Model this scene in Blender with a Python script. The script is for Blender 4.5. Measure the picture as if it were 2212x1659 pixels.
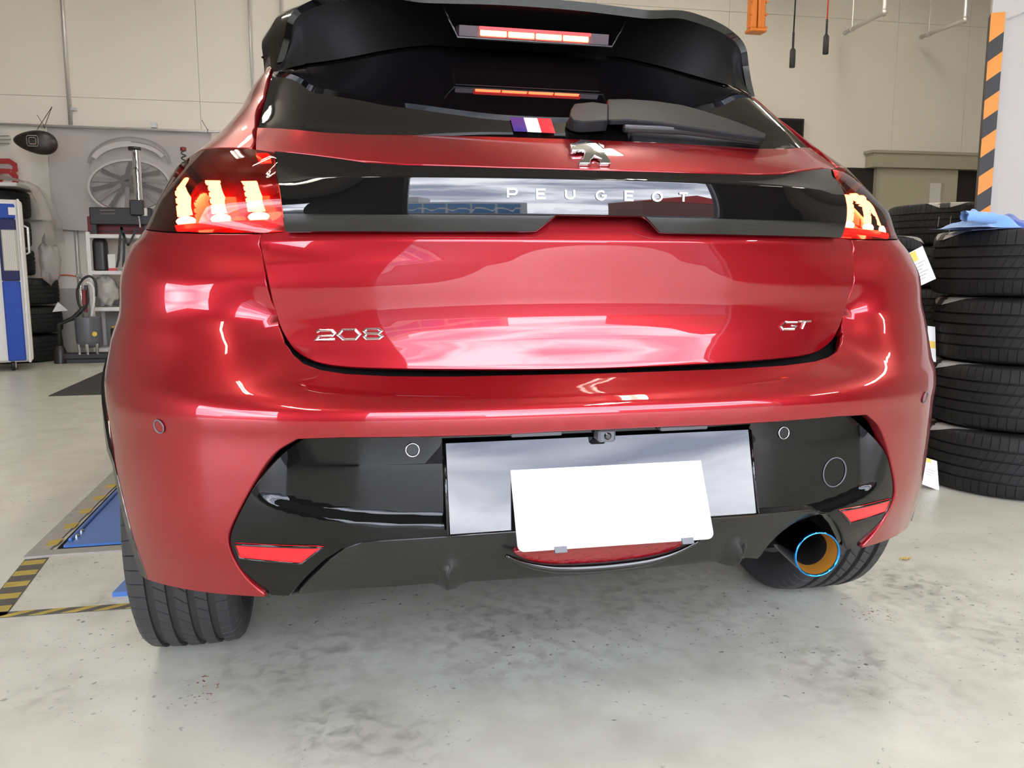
import bpy, math, random
from mathutils import Vector, Matrix
from mathutils.geometry import delaunay_2d_cdt
random.seed(7)
SC = bpy.context.scene
COL = SC.collection
for o in list(bpy.data.objects): bpy.data.objects.remove(o)

# ------------------------------------------------------------------ camera
F_PX, YAW, PITCH = 1774.2, 0.22008, 0.1350
CAM = Vector((-0.4435, -1.8428, 0.8170))
_cy, _sy, _cp, _sp = math.cos(YAW), math.sin(YAW), math.cos(PITCH), math.sin(PITCH)
C_F = Vector((_sy*_cp, _cy*_cp, -_sp)); C_R = Vector((_cy, -_sy, 0)); C_D = C_F.cross(C_R)
cam = bpy.data.cameras.new('camera'); cam.sensor_width = 36; cam.lens = F_PX*36/2212
cam.clip_start = 0.02; cam.clip_end = 400
co = bpy.data.objects.new('camera', cam); COL.objects.link(co)
co.matrix_world = Matrix((( C_R.x, -C_D.x, -C_F.x, CAM.x), (C_R.y, -C_D.y, -C_F.y, CAM.y),
                          (C_R.z, -C_D.z, -C_F.z, CAM.z), (0, 0, 0, 1)))
SC.camera = co
SC.view_settings.view_transform = 'Standard'; SC.view_settings.look = 'None'
SC.view_settings.gamma = 1; SC.view_settings.use_curve_mapping = False
SC.view_settings.exposure = 0.0

# ------------------------------------------------------------------ sky (overcast)
SKY = 15.0
w = bpy.data.worlds.new('overcast_sky'); SC.world = w; w.use_nodes = True
nt = w.node_tree; nt.nodes.clear()
tc = nt.nodes.new('ShaderNodeTexCoord'); mp = nt.nodes.new('ShaderNodeMapping')
mp.inputs['Scale'].default_value = (1.2, 1.2, 5.0)
nz = nt.nodes.new('ShaderNodeTexNoise'); nz.inputs['Scale'].default_value = 2.2; nz.inputs['Detail'].default_value = 5
nz.inputs['Distortion'].default_value = 0.6
cr = nt.nodes.new('ShaderNodeValToRGB')
cr.color_ramp.elements[0].position = 0.36; cr.color_ramp.elements[0].color = (0.30, 0.335, 0.44, 1)
cr.color_ramp.elements[1].position = 0.66; cr.color_ramp.elements[1].color = (0.98, 1.0, 1.08, 1)
bg = nt.nodes.new('ShaderNodeBackground'); bg.inputs['Strength'].default_value = SKY
ow = nt.nodes.new('ShaderNodeOutputWorld')
nt.links.new(tc.outputs['Generated'], mp.inputs['Vector']); nt.links.new(mp.outputs['Vector'], nz.inputs['Vector'])
nt.links.new(nz.outputs['Fac'], cr.inputs['Fac']); nt.links.new(cr.outputs['Color'], bg.inputs['Color'])
nt.links.new(bg.outputs['Background'], ow.inputs['Surface'])
TUBE = 80.0      # radiance of the fluorescent tubes

# ------------------------------------------------------------------ pixel helpers
def ray(px, py): return C_F*F_PX + C_R*(px-1106) + C_D*(py-829.5)
def at_axis(px, py, ax, val):
    d = ray(px, py); return CAM + d*((val-CAM[ax])/d[ax])
def at_y(px, py, y): return at_axis(px, py, 1, y)
def ground(px, py, z=0.0): return at_axis(px, py, 2, z)
WT = math.tan(math.radians(1.9))
def wall_y(x): return 7.05-WT*(x+2.5)
def at_wall(px, py, off=0.0):
    d = ray(px, py); t = (7.05-off-WT*(CAM.x+2.5)-CAM.y)/(d.y+WT*d.x); return CAM+d*t

# ------------------------------------------------------------------ materials
MATS = {}
def mat(name, col=(.5,.5,.5), rough=.5, metal=0.0, coat=0.0, emit=None, es=1.0, spec=.5, ior=1.5, bump=None, vary=None, sheen=0, alpha=None):
    m = bpy.data.materials.new(name); m.use_nodes = True; nt = m.node_tree
    b = nt.nodes['Principled BSDF']
    b.inputs['Base Color'].default_value = (*col, 1); b.inputs['Roughness'].default_value = rough
    b.inputs['Metallic'].default_value = metal; b.inputs['IOR'].default_value = ior
    b.inputs['Specular IOR Level'].default_value = spec
    if coat: b.inputs['Coat Weight'].default_value = coat; b.inputs['Coat Roughness'].default_value = .015
    if sheen: b.inputs['Sheen Weight'].default_value = sheen
    if alpha is not None: b.inputs['Alpha'].default_value = alpha
    if emit: b.inputs['Emission Color'].default_value = (*emit, 1); b.inputs['Emission Strength'].default_value = es
    if vary or bump:
        t = nt.nodes.new('ShaderNodeTexCoord')
    if vary:   # (scale, amount) : mottled value variation
        n = nt.nodes.new('ShaderNodeTexNoise'); n.inputs['Scale'].default_value = vary[0]; n.inputs['Detail'].default_value = 6
        nt.links.new(t.outputs['Object'], n.inputs['Vector'])
        mx = nt.nodes.new('ShaderNodeMix'); mx.data_type = 'RGBA'
        mx.inputs['A'].default_value = (*[c*(1-vary[1]) for c in col], 1); mx.inputs['B'].default_value = (*[min(1, c*(1+vary[1])) for c in col], 1)
        nt.links.new(n.outputs['Fac'], mx.inputs['Factor']); nt.links.new(mx.outputs['Result'], b.inputs['Base Color'])
    if bump:   # (scale, strength, distance)
        n = nt.nodes.new('ShaderNodeTexNoise'); n.inputs['Scale'].default_value = bump[0]; n.inputs['Detail'].default_value = 4
        nt.links.new(t.outputs['Object'], n.inputs['Vector'])
        bp = nt.nodes.new('ShaderNodeBump'); bp.inputs['Strength'].default_value = bump[1]; bp.inputs['Distance'].default_value = bump[2]
        nt.links.new(n.outputs['Fac'], bp.inputs['Height']); nt.links.new(bp.outputs['Normal'], b.inputs['Normal'])
    MATS[name] = m; return m
mat('paint', (.30, .0002, .0062), .36, .70, coat=1.0)
MATS['paint'].node_tree.nodes['Principled BSDF'].inputs['Coat IOR'].default_value = 1.54
mat('insert_black', (.003, .003, .003), .02, ior=1.40)
mat('gloss_black', (.0025, .0024, .0025), .015, spec=.5, ior=1.62)
mat('glass_dark', (.003, .0025, .003), .01, spec=.5)
mat('satin_black', (.014, .0138, .0125), .22, spec=.40)
mat('trim_black', (.012, .012, .012), .3)
mat('inner_black', (.004, .004, .004), .7, spec=.1)
mat('rubber', (.034, .033, .034), .55, spec=.35, bump=(180, .15, .001))
mat('rubber_dark', (.010, .0105, .0105), .6, spec=.3, vary=(9, .25))
mat('chrome', (.86, .86, .86), .07, 1.0)
mat('letter_silver', (.93, .93, .94), .28)
mat('alu', (.55, .55, .55), .25, 1.0)
mat('plate_white', (.93, .93, .93), .3)
mat('grey_plastic', (.10, .10, .115), .35)
mat('wiper_grey', (.013, .013, .0145), .5, spec=.2)
mat('flag_blue', (.012, .006, .16), .35); mat('flag_white', (.88, .88, .90), .35); mat('flag_red', (.75, .003, .02), .35)
mat('reflector', (.62, .004, .012), .12, coat=.6, bump=(900, .4, .0006))
mat('fog_red', (.22, .004, .007), .08, coat=1.0, bump=(120, .9, .004))
mat('claw', (.8, .05, .02), .4, emit=(1.0, .10, .028), es=60)
mat('claw_low', (.8, .05, .02), .4, emit=(1.0, .12, .045), es=80)
mat('claw_rim', (.5, .01, .01), .2, emit=(1.0, .02, .012), es=1.6)
mat('lamp_body', (.05, .001, .002), .12, coat=.4)
mat('matte_black', (.003,.003,.003), .5, spec=.12)
mat('brake_led', (.8, .05, .02), .4, emit=(1.0, .09, .03), es=26)
mat('brake_haze', (.5, .005, .004), .3, emit=(1.0, .008, .006), es=1.0)
mat('brake_clear', (.10, .075, .08), .12)
mat('tip_dark', (.028, .022, .055), .08, 1.0); mat('tip_blue', (.035, .30, .75), .10, 1.0)
mat('tip_gold', (.98, .50, .08), .34, .85); mat('tip_steel', (.42, .40, .36), .2, 1.0)
def lens_mat():
    m = bpy.data.materials.new('lens_smoke'); m.use_nodes = True; nt = m.node_tree; nt.nodes.clear()
    tr = nt.nodes.new('ShaderNodeBsdfTransparent'); tr.inputs['Color'].default_value = (.80, .42, .42, 1)
    gl = nt.nodes.new('ShaderNodeBsdfGlossy'); gl.inputs['Roughness'].default_value = .015
    fr = nt.nodes.new('ShaderNodeFresnel'); fr.inputs['IOR'].default_value = 1.5
    mx = nt.nodes.new('ShaderNodeMixShader'); o = nt.nodes.new('ShaderNodeOutputMaterial')
    nt.links.new(fr.outputs[0], mx.inputs[0]); nt.links.new(tr.outputs[0], mx.inputs[1]); nt.links.new(gl.outputs[0], mx.inputs[2])
    nt.links.new(mx.outputs[0], o.inputs['Surface']); MATS['lens_smoke'] = m
lens_mat()
def film_mat(name, col, op):
    m = bpy.data.materials.new(name); m.use_nodes = True; nt = m.node_tree; b = nt.nodes['Principled BSDF']; o = nt.nodes['Material Output']
    b.inputs['Base Color'].default_value = (*col, 1); b.inputs['Roughness'].default_value = .28
    tr = nt.nodes.new('ShaderNodeBsdfTransparent'); mx = nt.nodes.new('ShaderNodeMixShader'); mx.inputs[0].default_value = op
    nt.links.new(tr.outputs[0], mx.inputs[1]); nt.links.new(b.outputs[0], mx.inputs[2]); nt.links.new(mx.outputs[0], o.inputs['Surface'])
    MATS[name] = m
film_mat('film', (.62, .60, .55), .72)
film_mat('film_thin', (.45, .42, .40), .5)

# ------------------------------------------------------------------ object helpers
OFF = {}
def tag(o, label=None, cat=None, group=None, kind=None):
    if label: o['label'] = label
    if cat: o['category'] = cat
    if group: o['group'] = group
    if kind: o['kind'] = kind
    return o
def thing(name, loc, label, cat, group=None, kind=None):
    o = bpy.data.objects.new(name, None); COL.objects.link(o); o.location = loc; o.empty_display_size = .1
    OFF[o.name] = Vector(loc); return tag(o, label, cat, group, kind)
class MB:
    def __init__(s): s.v = []; s.f = []; s.n = None
    def add(s, vs, fs):
        k = len(s.v); s.v += [Vector(v) for v in vs]; s.f += [tuple(i+k for i in f) for f in fs]; return s
    def box(s, c, d, rz=0, rx=0, ry=0):
        c = Vector(c); h = Vector(d)/2; R = Matrix.Rotation(rz, 3, 'Z') @ Matrix.Rotation(ry, 3, 'Y') @ Matrix.Rotation(rx, 3, 'X')
        vs = [c+R@Vector((x*h.x, y*h.y, z*h.z)) for x in (-1,1) for y in (-1,1) for z in (-1,1)]
        return s.add(vs, [(0,1,3,2),(4,6,7,5),(0,4,5,1),(2,3,7,6),(0,2,6,4),(1,5,7,3)])
    def rbox(s, c, d, b=.004, rz=0, rx=0):       # chamfered box
        c = Vector(c); h = Vector(d)/2; b = min(b, .45*min(d)); R = Matrix.Rotation(rz, 3, 'Z') @ Matrix.Rotation(rx, 3, 'X')
        idx = {}; vs = []
        for sx in (-1,1):
            for sy in (-1,1):
                for sz in (-1,1):
                    for ax in range(3):
                        p = [sx*(h.x-b), sy*(h.y-b), sz*(h.z-b)]; p[ax] = (sx,sy,sz)[ax]*h[ax]
                        idx[(sx,sy,sz,ax)] = len(vs); vs.append(c+R@Vector(p))
        fs = []
        for ax in range(3):
            o = [a for a in range(3) if a != ax]
            for sg in (-1,1):
                q = []
                for a, bb in ((-1,-1),(1,-1),(1,1),(-1,1)):
                    k = [0,0,0]; k[ax] = sg; k[o[0]] = a; k[o[1]] = bb; q.append(idx[(*k, ax)])
                if (sg < 0) != (ax == 1): q.reverse()
                fs.append(tuple(q))
        for ax in range(3):
            o = [a for a in range(3) if a != ax]
            for a in (-1,1):
                for bb in (-1,1):
                    q = []
                    for sg, fx in ((-1,o[0]),(1,o[0]),(1,o[1]),(-1,o[1])):
                        k = [0,0,0]; k[ax] = sg; k[o[0]] = a; k[o[1]] = bb; q.append(idx[(*k, fx)])
                    fs.append(tuple(q))
        for sx in (-1,1):
            for sy in (-1,1):
                for sz in (-1,1): fs.append(tuple(idx[(sx,sy,sz,a)] for a in range(3)))
        return s.add(vs, fs)
    def tube(s, pts, r, n=10, cap=True, closed=False):
        pts = [Vector(p) for p in pts]; vs = []; N = len(pts)
        rr = r if isinstance(r, (list, tuple)) else [r]*N
        t0 = (pts[1]-pts[0]).normalized(); up = Vector((0,0,1)) if abs(t0.z) < .9 else Vector((1,0,0))
        u = t0.cross(up).normalized()
        for i, p in enumerate(pts):
            if closed: t = (pts[(i+1)%N]-pts[i-1]).normalized()
            else: t = (pts[min(i+1,N-1)]-pts[max(i-1,0)]).normalized()
            u = (u-t*u.dot(t)).normalized(); v = t.cross(u)
            vs += [p+(u*math.cos(2*math.pi*k/n)+v*math.sin(2*math.pi*k/n))*rr[i] for k in range(n)]
        fs = []
        for i in range(N if closed else N-1):
            j = (i+1) % N
            fs += [(i*n+k, i*n+(k+1)%n, j*n+(k+1)%n, j*n+k) for k in range(n)]
        if cap and not closed: fs += [tuple(range(n))[::-1], tuple((N-1)*n+k for k in range(n))]
        return s.add(vs, fs)
    def lathe(s, prof, c=(0,0,0), axis='Z', n=40, cap=True):   # prof: (radius, height)
        c = Vector(c); vs = []; fs = []
        ax = Vector(axis) if not isinstance(axis, str) else {'X':Vector((1,0,0)),'Y':Vector((0,1,0)),'Z':Vector((0,0,1))}[axis]
        ax = ax.normalized(); up = Vector((0,0,1)) if abs(ax.z) < .9 else Vector((1,0,0)); u = ax.cross(up).normalized(); v = ax.cross(u)
        for r, h in prof:
            vs += [c+ax*h+(u*math.cos(2*math.pi*k/n)+v*math.sin(2*math.pi*k/n))*r for k in range(n)]
        for i in range(len(prof)-1):
            fs += [(i*n+k, i*n+(k+1)%n, (i+1)*n+(k+1)%n, (i+1)*n+k) for k in range(n)]
        if cap: fs += [tuple(range(n))[::-1], tuple((len(prof)-1)*n+k for k in range(n))]
        return s.add(vs, fs)
    def grid(s, rows, closed=False, thick=None):
        m = len(rows[0]); vs = [p for r in rows for p in r]; fs = []
        for i in range(len(rows)-1):
            for k in range(m if closed else m-1): fs.append((i*m+k, i*m+(k+1)%m, (i+1)*m+(k+1)%m, (i+1)*m+k))
        return s.add(vs, fs)
    def prism(s, poly, n, back=Vector((0,1,0))):   # polygon of 3D points extruded by vector `back`
        N = len(poly); vs = [Vector(p) for p in poly]+[Vector(p)+back for p in poly]
        return s.add(vs, [tuple(range(N)), tuple(range(2*N-1, N-1, -1))]+[(i, i+N, (i+1)%N+N, (i+1)%N) for i in range(N)])
    def build(s, name, m, parent=None, smooth=False, label=None, angle=None, fix=True):
        off = OFF.get(parent.name, Vector()) if parent else Vector()
        me = bpy.data.meshes.new(name); me.from_pydata([v-off for v in s.v], [], s.f); me.update()
        if fix and s.n is None:
            import bmesh
            b = bmesh.new(); b.from_mesh(me); bmesh.ops.recalc_face_normals(b, faces=b.faces); b.to_mesh(me); b.free()
        me.materials.append(MATS[m])
        if smooth or s.n or angle: me.polygons.foreach_set('use_smooth', [True]*len(me.polygons))
        if angle: me.set_sharp_from_angle(angle=math.radians(angle))
        if s.n: me.normals_split_custom_set_from_vertices(s.n)
        o = bpy.data.objects.new(name, me); COL.objects.link(o)
        if parent: o.parent = parent; OFF[o.name] = off
        if label: o['label'] = label
        return o
def copy_tree(o, parent=None):
    c = o.copy(); COL.objects.link(c); c.parent = parent
    for ch in list(o.children): copy_tree(ch, c)
    return c
# ------------------------------------------------------------------ the room
def floor_mat():
    m = bpy.data.materials.new('epoxy_floor'); m.use_nodes = True; nt = m.node_tree; b = nt.nodes['Principled BSDF']
    N = nt.nodes.new; L = nt.links.new
    tc = N('ShaderNodeTexCoord')
    def noise(s, d=6, dist=0.0):
        n = N('ShaderNodeTexNoise'); n.inputs['Scale'].default_value = s; n.inputs['Detail'].default_value = d; n.inputs['Distortion'].default_value = dist
        L(tc.outputs['Object'], n.inputs['Vector']); return n.outputs['Fac']
    def ramp(v, a, bb):
        r = N('ShaderNodeMapRange'); r.inputs['From Min'].default_value = a; r.inputs['From Max'].default_value = bb; r.clamp = True
        L(v, r.inputs['Value']); return r.outputs['Result']
    def mathn(op, x, y):
        q = N('ShaderNodeMath'); q.operation = op
        for i, t in enumerate((x, y)):
            if isinstance(t, (int, float)): q.inputs[i].default_value = t
            else: L(t, q.inputs[i])
        return q.outputs[0]
    def mix(f, a, bb):
        x = N('ShaderNodeMix'); x.data_type = 'RGBA'
        if isinstance(f, float): x.inputs['Factor'].default_value = f
        else: L(f, x.inputs['Factor'])
        for nm, t in (('A', a), ('B', bb)):
            if isinstance(t, tuple): x.inputs[nm].default_value = (*t, 1)
            else: L(t, x.inputs[nm])
        return x.outputs['Result']
    c = mix(ramp(noise(1.1, 3), .35, .65), (.53, .525, .445), (.61, .61, .525))
    c = mix(ramp(noise(7, 8), .42, .75), c, (.475, .465, .39))
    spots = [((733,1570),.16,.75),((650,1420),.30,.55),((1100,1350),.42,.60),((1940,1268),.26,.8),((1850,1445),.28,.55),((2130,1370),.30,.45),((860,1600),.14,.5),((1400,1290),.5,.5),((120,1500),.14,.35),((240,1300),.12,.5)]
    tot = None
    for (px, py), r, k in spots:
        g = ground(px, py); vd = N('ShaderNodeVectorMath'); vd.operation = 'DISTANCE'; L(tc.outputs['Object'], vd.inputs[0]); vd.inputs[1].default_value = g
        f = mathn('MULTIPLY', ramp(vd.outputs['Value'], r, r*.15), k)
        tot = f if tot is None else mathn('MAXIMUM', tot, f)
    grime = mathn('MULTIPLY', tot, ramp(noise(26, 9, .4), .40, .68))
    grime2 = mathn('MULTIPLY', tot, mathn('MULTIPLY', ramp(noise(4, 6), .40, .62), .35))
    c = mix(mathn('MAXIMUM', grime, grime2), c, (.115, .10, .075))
    sp = ramp(noise(60, 3), .655, .685); big = ramp(noise(2.6, 3), .46, .60)
    c = mix(mathn('MULTIPLY', mathn('MULTIPLY', sp, big), .85), c, (.07, .062, .05))
    vs = N('ShaderNodeTexVoronoi'); vs.inputs['Scale'].default_value = 14; L(tc.outputs['Object'], vs.inputs['Vector'])
    c = mix(mathn('MULTIPLY', ramp(vs.outputs['Distance'], .075, .055), mathn('MULTIPLY', ramp(noise(2.2, 2), .52, .60), .8)), c, (.06, .05, .045))
    # scattered streaks and a few reddish flakes
    mpn = N('ShaderNodeMapping'); mpn.inputs['Rotation'].default_value = (0, 0, .5); mpn.inputs['Scale'].default_value = (9, 34, 1); L(tc.outputs['Object'], mpn.inputs['Vector'])
    n3 = N('ShaderNodeTexNoise'); n3.inputs['Scale'].default_value = 1.6; n3.inputs['Detail'].default_value = 3; L(mpn.outputs['Vector'], n3.inputs['Vector'])
    c = mix(mathn('MULTIPLY', mathn('MULTIPLY', ramp(n3.outputs['Fac'], .70, .73), ramp(noise(1.7, 2), .48, .58)), .8), c, (.075, .065, .05))
    for px, py, r in ((1890,1328,.07),(440,1475,.05),(435,1505,.03)):
        g = ground(px, py); vd = N('ShaderNodeVectorMath'); vd.operation = 'DISTANCE'; L(tc.outputs['Object'], vd.inputs[0]); vd.inputs[1].default_value = g
        c = mix(mathn('MULTIPLY', ramp(vd.outputs['Value'], r, r*.5), ramp(noise(95, 3), .60, .64)), c, (.16, .02, .015))
    L(c, b.inputs['Base Color'])
    L(mathn('ADD', mathn('MULTIPLY', noise(9, 5), .22), .22), b.inputs['Roughness'])
    b.inputs['Specular IOR Level'].default_value = .4
    bp = N('ShaderNodeBump'); bp.inputs['Strength'].default_value = .25; bp.inputs['Distance'].default_value = .0015
    L(noise(70, 5), bp.inputs['Height']); L(bp.outputs['Normal'], b.inputs['Normal'])
    MATS['epoxy_floor'] = m
floor_mat()
mat('wall_paint', (.80, .75, .675), .55, vary=(.6, .03)); mat('wall_joint', (.33, .30, .26), .8)
mat('dado_grey', (.40, .39, .37), .5); mat('ceiling_paint', (.30, .29, .27), .8); mat('white_wall', (.50, .475, .45), .6, vary=(3, .04))
mat('front_wall', (.11, .10, .095), .7); mat('side_wall', (.30, .285, .265), .7)
mat('asphalt', (.060, .060, .064), .85, vary=(3, .2)); mat('tube_light', (.9, .9, .85), .4, emit=(1.0, .91, .77), es=TUBE)
mat('fixture_white', (.75, .75, .73), .4); mat('steel_frame', (.22, .23, .25), .4, .4)
def struct(o): o['kind'] = 'structure'; return o
XL, XR, YF, ZC = -5.4, 7.2, -4.4, 4.1
struct(MB().box(((XL+XR)/2, (YF+7.4)/2, -.1), (XR-XL+.4, 7.4-YF+.2, .2)).build('floor', 'epoxy_floor'))
struct(MB().box(((XL+XR)/2, (YF+7.4)/2, ZC+.1), (XR-XL+.4, 7.4-YF+.4, .2)).build('ceiling', 'ceiling_paint'))
struct(MB().box((XL-.1, 2.6, ZC/2), (.2, 10.0, ZC)).box((XL-.1, -3.5, 3.35), (.2, 2.2, 1.5)).build('wall_left', 'side_wall'))
struct(MB().box((XR+.1, (YF+7.4)/2, ZC/2), (.2, 7.4-YF+.4, ZC)).build('wall_right', 'side_wall'))
# front wall behind the camera with the open shutter door
DX0, DX1, DZ = -1.50, 3.6, 3.55
wf = struct(MB().box(((-3.5+DX0)/2, YF-.1, ZC/2), (DX0+3.5, .2, ZC)).box(((XL-3.5)/2, YF-.1, 3.35), (-3.5-XL, .2, 1.5)).box(((XR+DX1)/2, YF-.1, ZC/2), (XR-DX1, .2, ZC))
       .box(((DX0+DX1)/2, YF-.1, (ZC+DZ)/2), (DX1-DX0, .2, ZC-DZ)).build('wall_front', 'front_wall'))
struct(MB().box((DX0+.03, YF+.03, DZ/2), (.08, .06, DZ)).box((DX1-.03, YF+.03, DZ/2), (.08, .06, DZ)).box(((DX0+DX1)/2, YF+.12, DZ+.17), (DX1-DX0, .3, .34)).build('trim_1', 'steel_frame'))
# rear wall with its cladding panels
def wall_box(x0, x1, z0, z1, off0, off1, mb):
    p = [(x0, wall_y(x0)-off1), (x1, wall_y(x1)-off1), (x1, wall_y(x1)-off0), (x0, wall_y(x0)-off0)]
    return mb.add([(x, y, z) for z in (z0, z1) for x, y in p], [(0,1,2,3),(7,6,5,4),(0,4,5,1),(1,5,6,2),(2,6,7,3),(3,7,4,0)])
wb = struct(wall_box(XL-.2, XR+.2, 0, ZC, -.25, -.006, MB()).build('wall_back', 'wall_joint'))
edges = [XL] + [at_wall(p, 200).x for p in (-60, 431, 880, 1285, 1570, 1932, 2085)] + [XR]
zl, zr = at_wall(250, 213).z, at_wall(1751, 36).z
for i in range(len(edges)-1):
    x0, x1 = edges[i]+.002, edges[i+1]-.002
    zs = [.02, zl, ZC] if edges[i] < 0.2 else [.02, .9, zr, ZC]
    for a, b_ in zip(zs, zs[1:]):
        wall_box(x0, x1, a+.002, b_-.002, -.006, .0, MB()).build('wall_panel', 'wall_paint', wb)
zd = at_wall(140, 623).z
struct(wall_box(XL, at_wall(1000, 600).x, 0, zd, -.001, .006, MB()).build('trim_2', 'dado_grey'))
# column on the right with its striped corner guard
CYc = 1.56; CX = at_y(2127, 245, CYc).x
PA = math.radians(-34); PD = Vector((math.cos(PA), math.sin(PA), 0)); PN = Vector((-math.sin(PA), math.cos(PA), 0))   # along the partition, and away from the viewer
P0 = Vector((CX, CYc, 0)); pc_ = P0+PD*.8+PN*.03
struct(MB().box((pc_.x, pc_.y, ZC/2), (1.6, .06, ZC), rz=PA).build('wall_partition', 'white_wall'))
# outdoors, seen only in reflections
struct(MB().box((0, -35, -.13), (140, 100, .2)).build('ground_outside', 'asphalt'))
mat('bld_white', (.6, .6, .58), .7); mat('bld_blue', (.10, .24, .42), .2); mat('bld_brown', (.22, .10, .07), .8); mat('bld_red', (.5, .05, .04), .6)
b1 = thing('office_building', (-5, -34, 0), 'pale low office building across the street with blue glazing', 'building')
MB().box((-5, -36, 2.2), (16, 8, 4.4)).build('wall', 'bld_white', b1); MB().box((-10.5, -35, 5.4), (4.5, 6, 2.2)).build('roof_tower', 'bld_white', b1)
for k in range(6): MB().box((-11.6+k*2.55, -31.95, 3.3), (2.3, .12, 1.0)).build('window', 'bld_blue', b1)
for k in range(6): MB().box((-11.6+k*2.55, -31.95, 1.5), (2.2, .12, 1.4)).build('window', 'bld_blue', b1)
b2 = thing('shop_building', (16, -26, 0), 'brown shop building across the street with a red gable', 'building')
MB().box((17, -27, 2.3), (12, 8, 4.6)).build('wall', 'bld_brown', b2)
MB().add([(11,-22.9,4.6),(23,-22.9,4.6),(17,-22.9,7.0),(11,-31,4.6),(23,-31,4.6),(17,-31,7.0)],[(0,1,2),(3,5,4),(0,2,5,3),(1,4,5,2),(0,3,4,1)]).build('roof', 'bld_red', b2)
b3 = thing('roadside_wall', (-22, -24, 0), 'long pale boundary wall beside the road', 'wall')
MB().box((-24, -24, 1.1), (24, .4, 2.2)).build('wall', 'bld_white', b3); MB().box((-24, -24, 2.25), (24.2, .6, .1)).build('coping', 'bld_brown', b3)
# fluorescent fixtures
k = 0
for x, row in ((-2.1, 'row left of the red car'), (1.35, 'row above the red car'), (4.6, 'row by the right wall')):
    for y, pos in ((-2.6, 'nearest the open door'), (-.2, 'second from the open door'), (2.2, 'third from the open door'), (4.8, 'nearest the rear wall')):
        t = thing('ceiling_light', (x, y, ZC), 'white twin-tube ceiling light, %s, %s' % (row, pos), 'light', 'fluorescent ceiling lights')
        MB().rbox((x, y, ZC-.04), (.20, 1.30, .08), .01).build('housing', 'fixture_white', t)
        for s in (-1, 1):
            MB().tube([(x+s*.06, y-.6, ZC-.105), (x+s*.06, y+.6, ZC-.105)], .016, 10).build('tube', 'tube_light', t, smooth=True)
            for e in (-.615, .615): MB().box((x+s*.06, y+e, ZC-.095), (.04, .03, .05)).build('lamp_holder', 'fixture_white', t)
# ------------------------------------------------------------------ the car : body surface
def pchip(pts):
    xs = [p[0] for p in pts]; ys = [p[1] for p in pts]; n = len(xs)
    h = [xs[i+1]-xs[i] for i in range(n-1)]; d = [(ys[i+1]-ys[i])/h[i] for i in range(n-1)]
    m = [d[0]]+[0 if d[i-1]*d[i] <= 0 else (2*h[i]+h[i-1]+h[i]+2*h[i-1])/((2*h[i]+h[i-1])/d[i-1]+(h[i]+2*h[i-1])/d[i]) for i in range(1, n-1)]+[d[-1]]
    def f(x):
        if x <= xs[0]: return ys[0]+m[0]*(x-xs[0])
        if x >= xs[-1]: return ys[-1]+m[-1]*(x-xs[-1])
        lo, hi = 0, n-1
        while hi-lo > 1:
            k = (lo+hi)//2
            if xs[k] <= x: lo = k
            else: hi = k
        t = (x-xs[lo])/h[lo]; t2 = t*t; t3 = t2*t
        return (2*t3-3*t2+1)*ys[lo]+(t3-2*t2+t)*h[lo]*m[lo]+(-2*t3+3*t2)*ys[hi]+(t3-t2)*h[lo]*m[hi]
    return f
def table(pts, z0=.10, z1=1.46, n=680):
    f = pchip(pts); T = [f(z0+(z1-z0)*i/n) for i in range(n+1)]; k = n/(z1-z0)
    def g(z):
        q = min(max((z-z0)*k, 0), n-1e-6); i = int(q); return T[i]+(T[i+1]-T[i])*(q-i)
    return g
#  z, y0, half width a, rear extent b, exponent n
ROWS = [(.10,0,.80,.46,3.0),(.20,0,.845,.505,3.0),(.29,0,.86,.546,3.0),(.39,0,.861,.585,3.0),(.50,0,.862,.600,3.0),(.56,0,.862,.605,3.0),
 (.592,0,.862,.611,3.0),(.606,0,.862,.609,3.0),(.625,0,.860,.593,3.1),(.645,0,.857,.568,3.2),(.665,0,.852,.542,3.4),(.70,0,.838,.502,4.0),(.75,0,.815,.460,5.0),
 (.80,0,.812,.452,5.0),(.86,0,.797,.436,4.6),(.885,0,.778,.438,4.3),(.94,0,.752,.450,4.0),(.98,0,.740,.447,3.6),(1.0,0,.730,.440,3.3),(1.03,.04,.708,.455,3.2),
 (1.075,.20,.675,.567,3.5),(1.15,.40,.625,.637,4.7),(1.22,.50,.600,.628,5.2),(1.30,.60,.568,.600,5.0),(1.37,.75,.53,.60,5.0),(1.42,1.0,.46,.62,4.0),(1.46,1.2,.3,.5,3)]
Y0, A_, B_, N_ = (table([(r[0], r[i]) for r in ROWS]) for i in (1, 2, 3, 4))
# crown of the middle (tailgate) for each skin
G_LOW = table([(.60,.085),(.655,.096),(.672,.097),(.69,.088),(.72,.058),(.75,.043),(.79,.042),(.83,.060),(.857,.0775),(.868,.080),(.88,.075),(.90,.058),(.93,.05),(1.0,.05)])
G_PAN = table([(.80,.06),(.872,.066),(.885,.077),(.908,.0912),(.9135,.0920),(.935,.0866),(.955,.0838),(.9635,.0828),(.968,.0805),(.985,.0560),(1.0,.042),(1.02,.028),(1.045,.012),(1.07,0),(1.1,0)])
B_GATE = table([(.60,.44),(.66,.44),(.70,.446),(.75,.458),(.80,.452),(.86,.436),(.885,.438),(.94,.450),(.98,.447),(1.0,.440),(1.03,.455),(1.075,.567),(1.15,.637),(1.22,.628),(1.30,.600),(1.37,.60),(1.46,.6)])
N_GATE = table([(.60,5),(.75,5),(.80,5),(.86,4.6),(.885,4.3),(.94,4.0),(.98,3.6),(1.0,3.3),(1.03,3.2),(1.075,3.5),(1.15,4.7),(1.22,5.2),(1.30,5),(1.46,5)])
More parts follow.
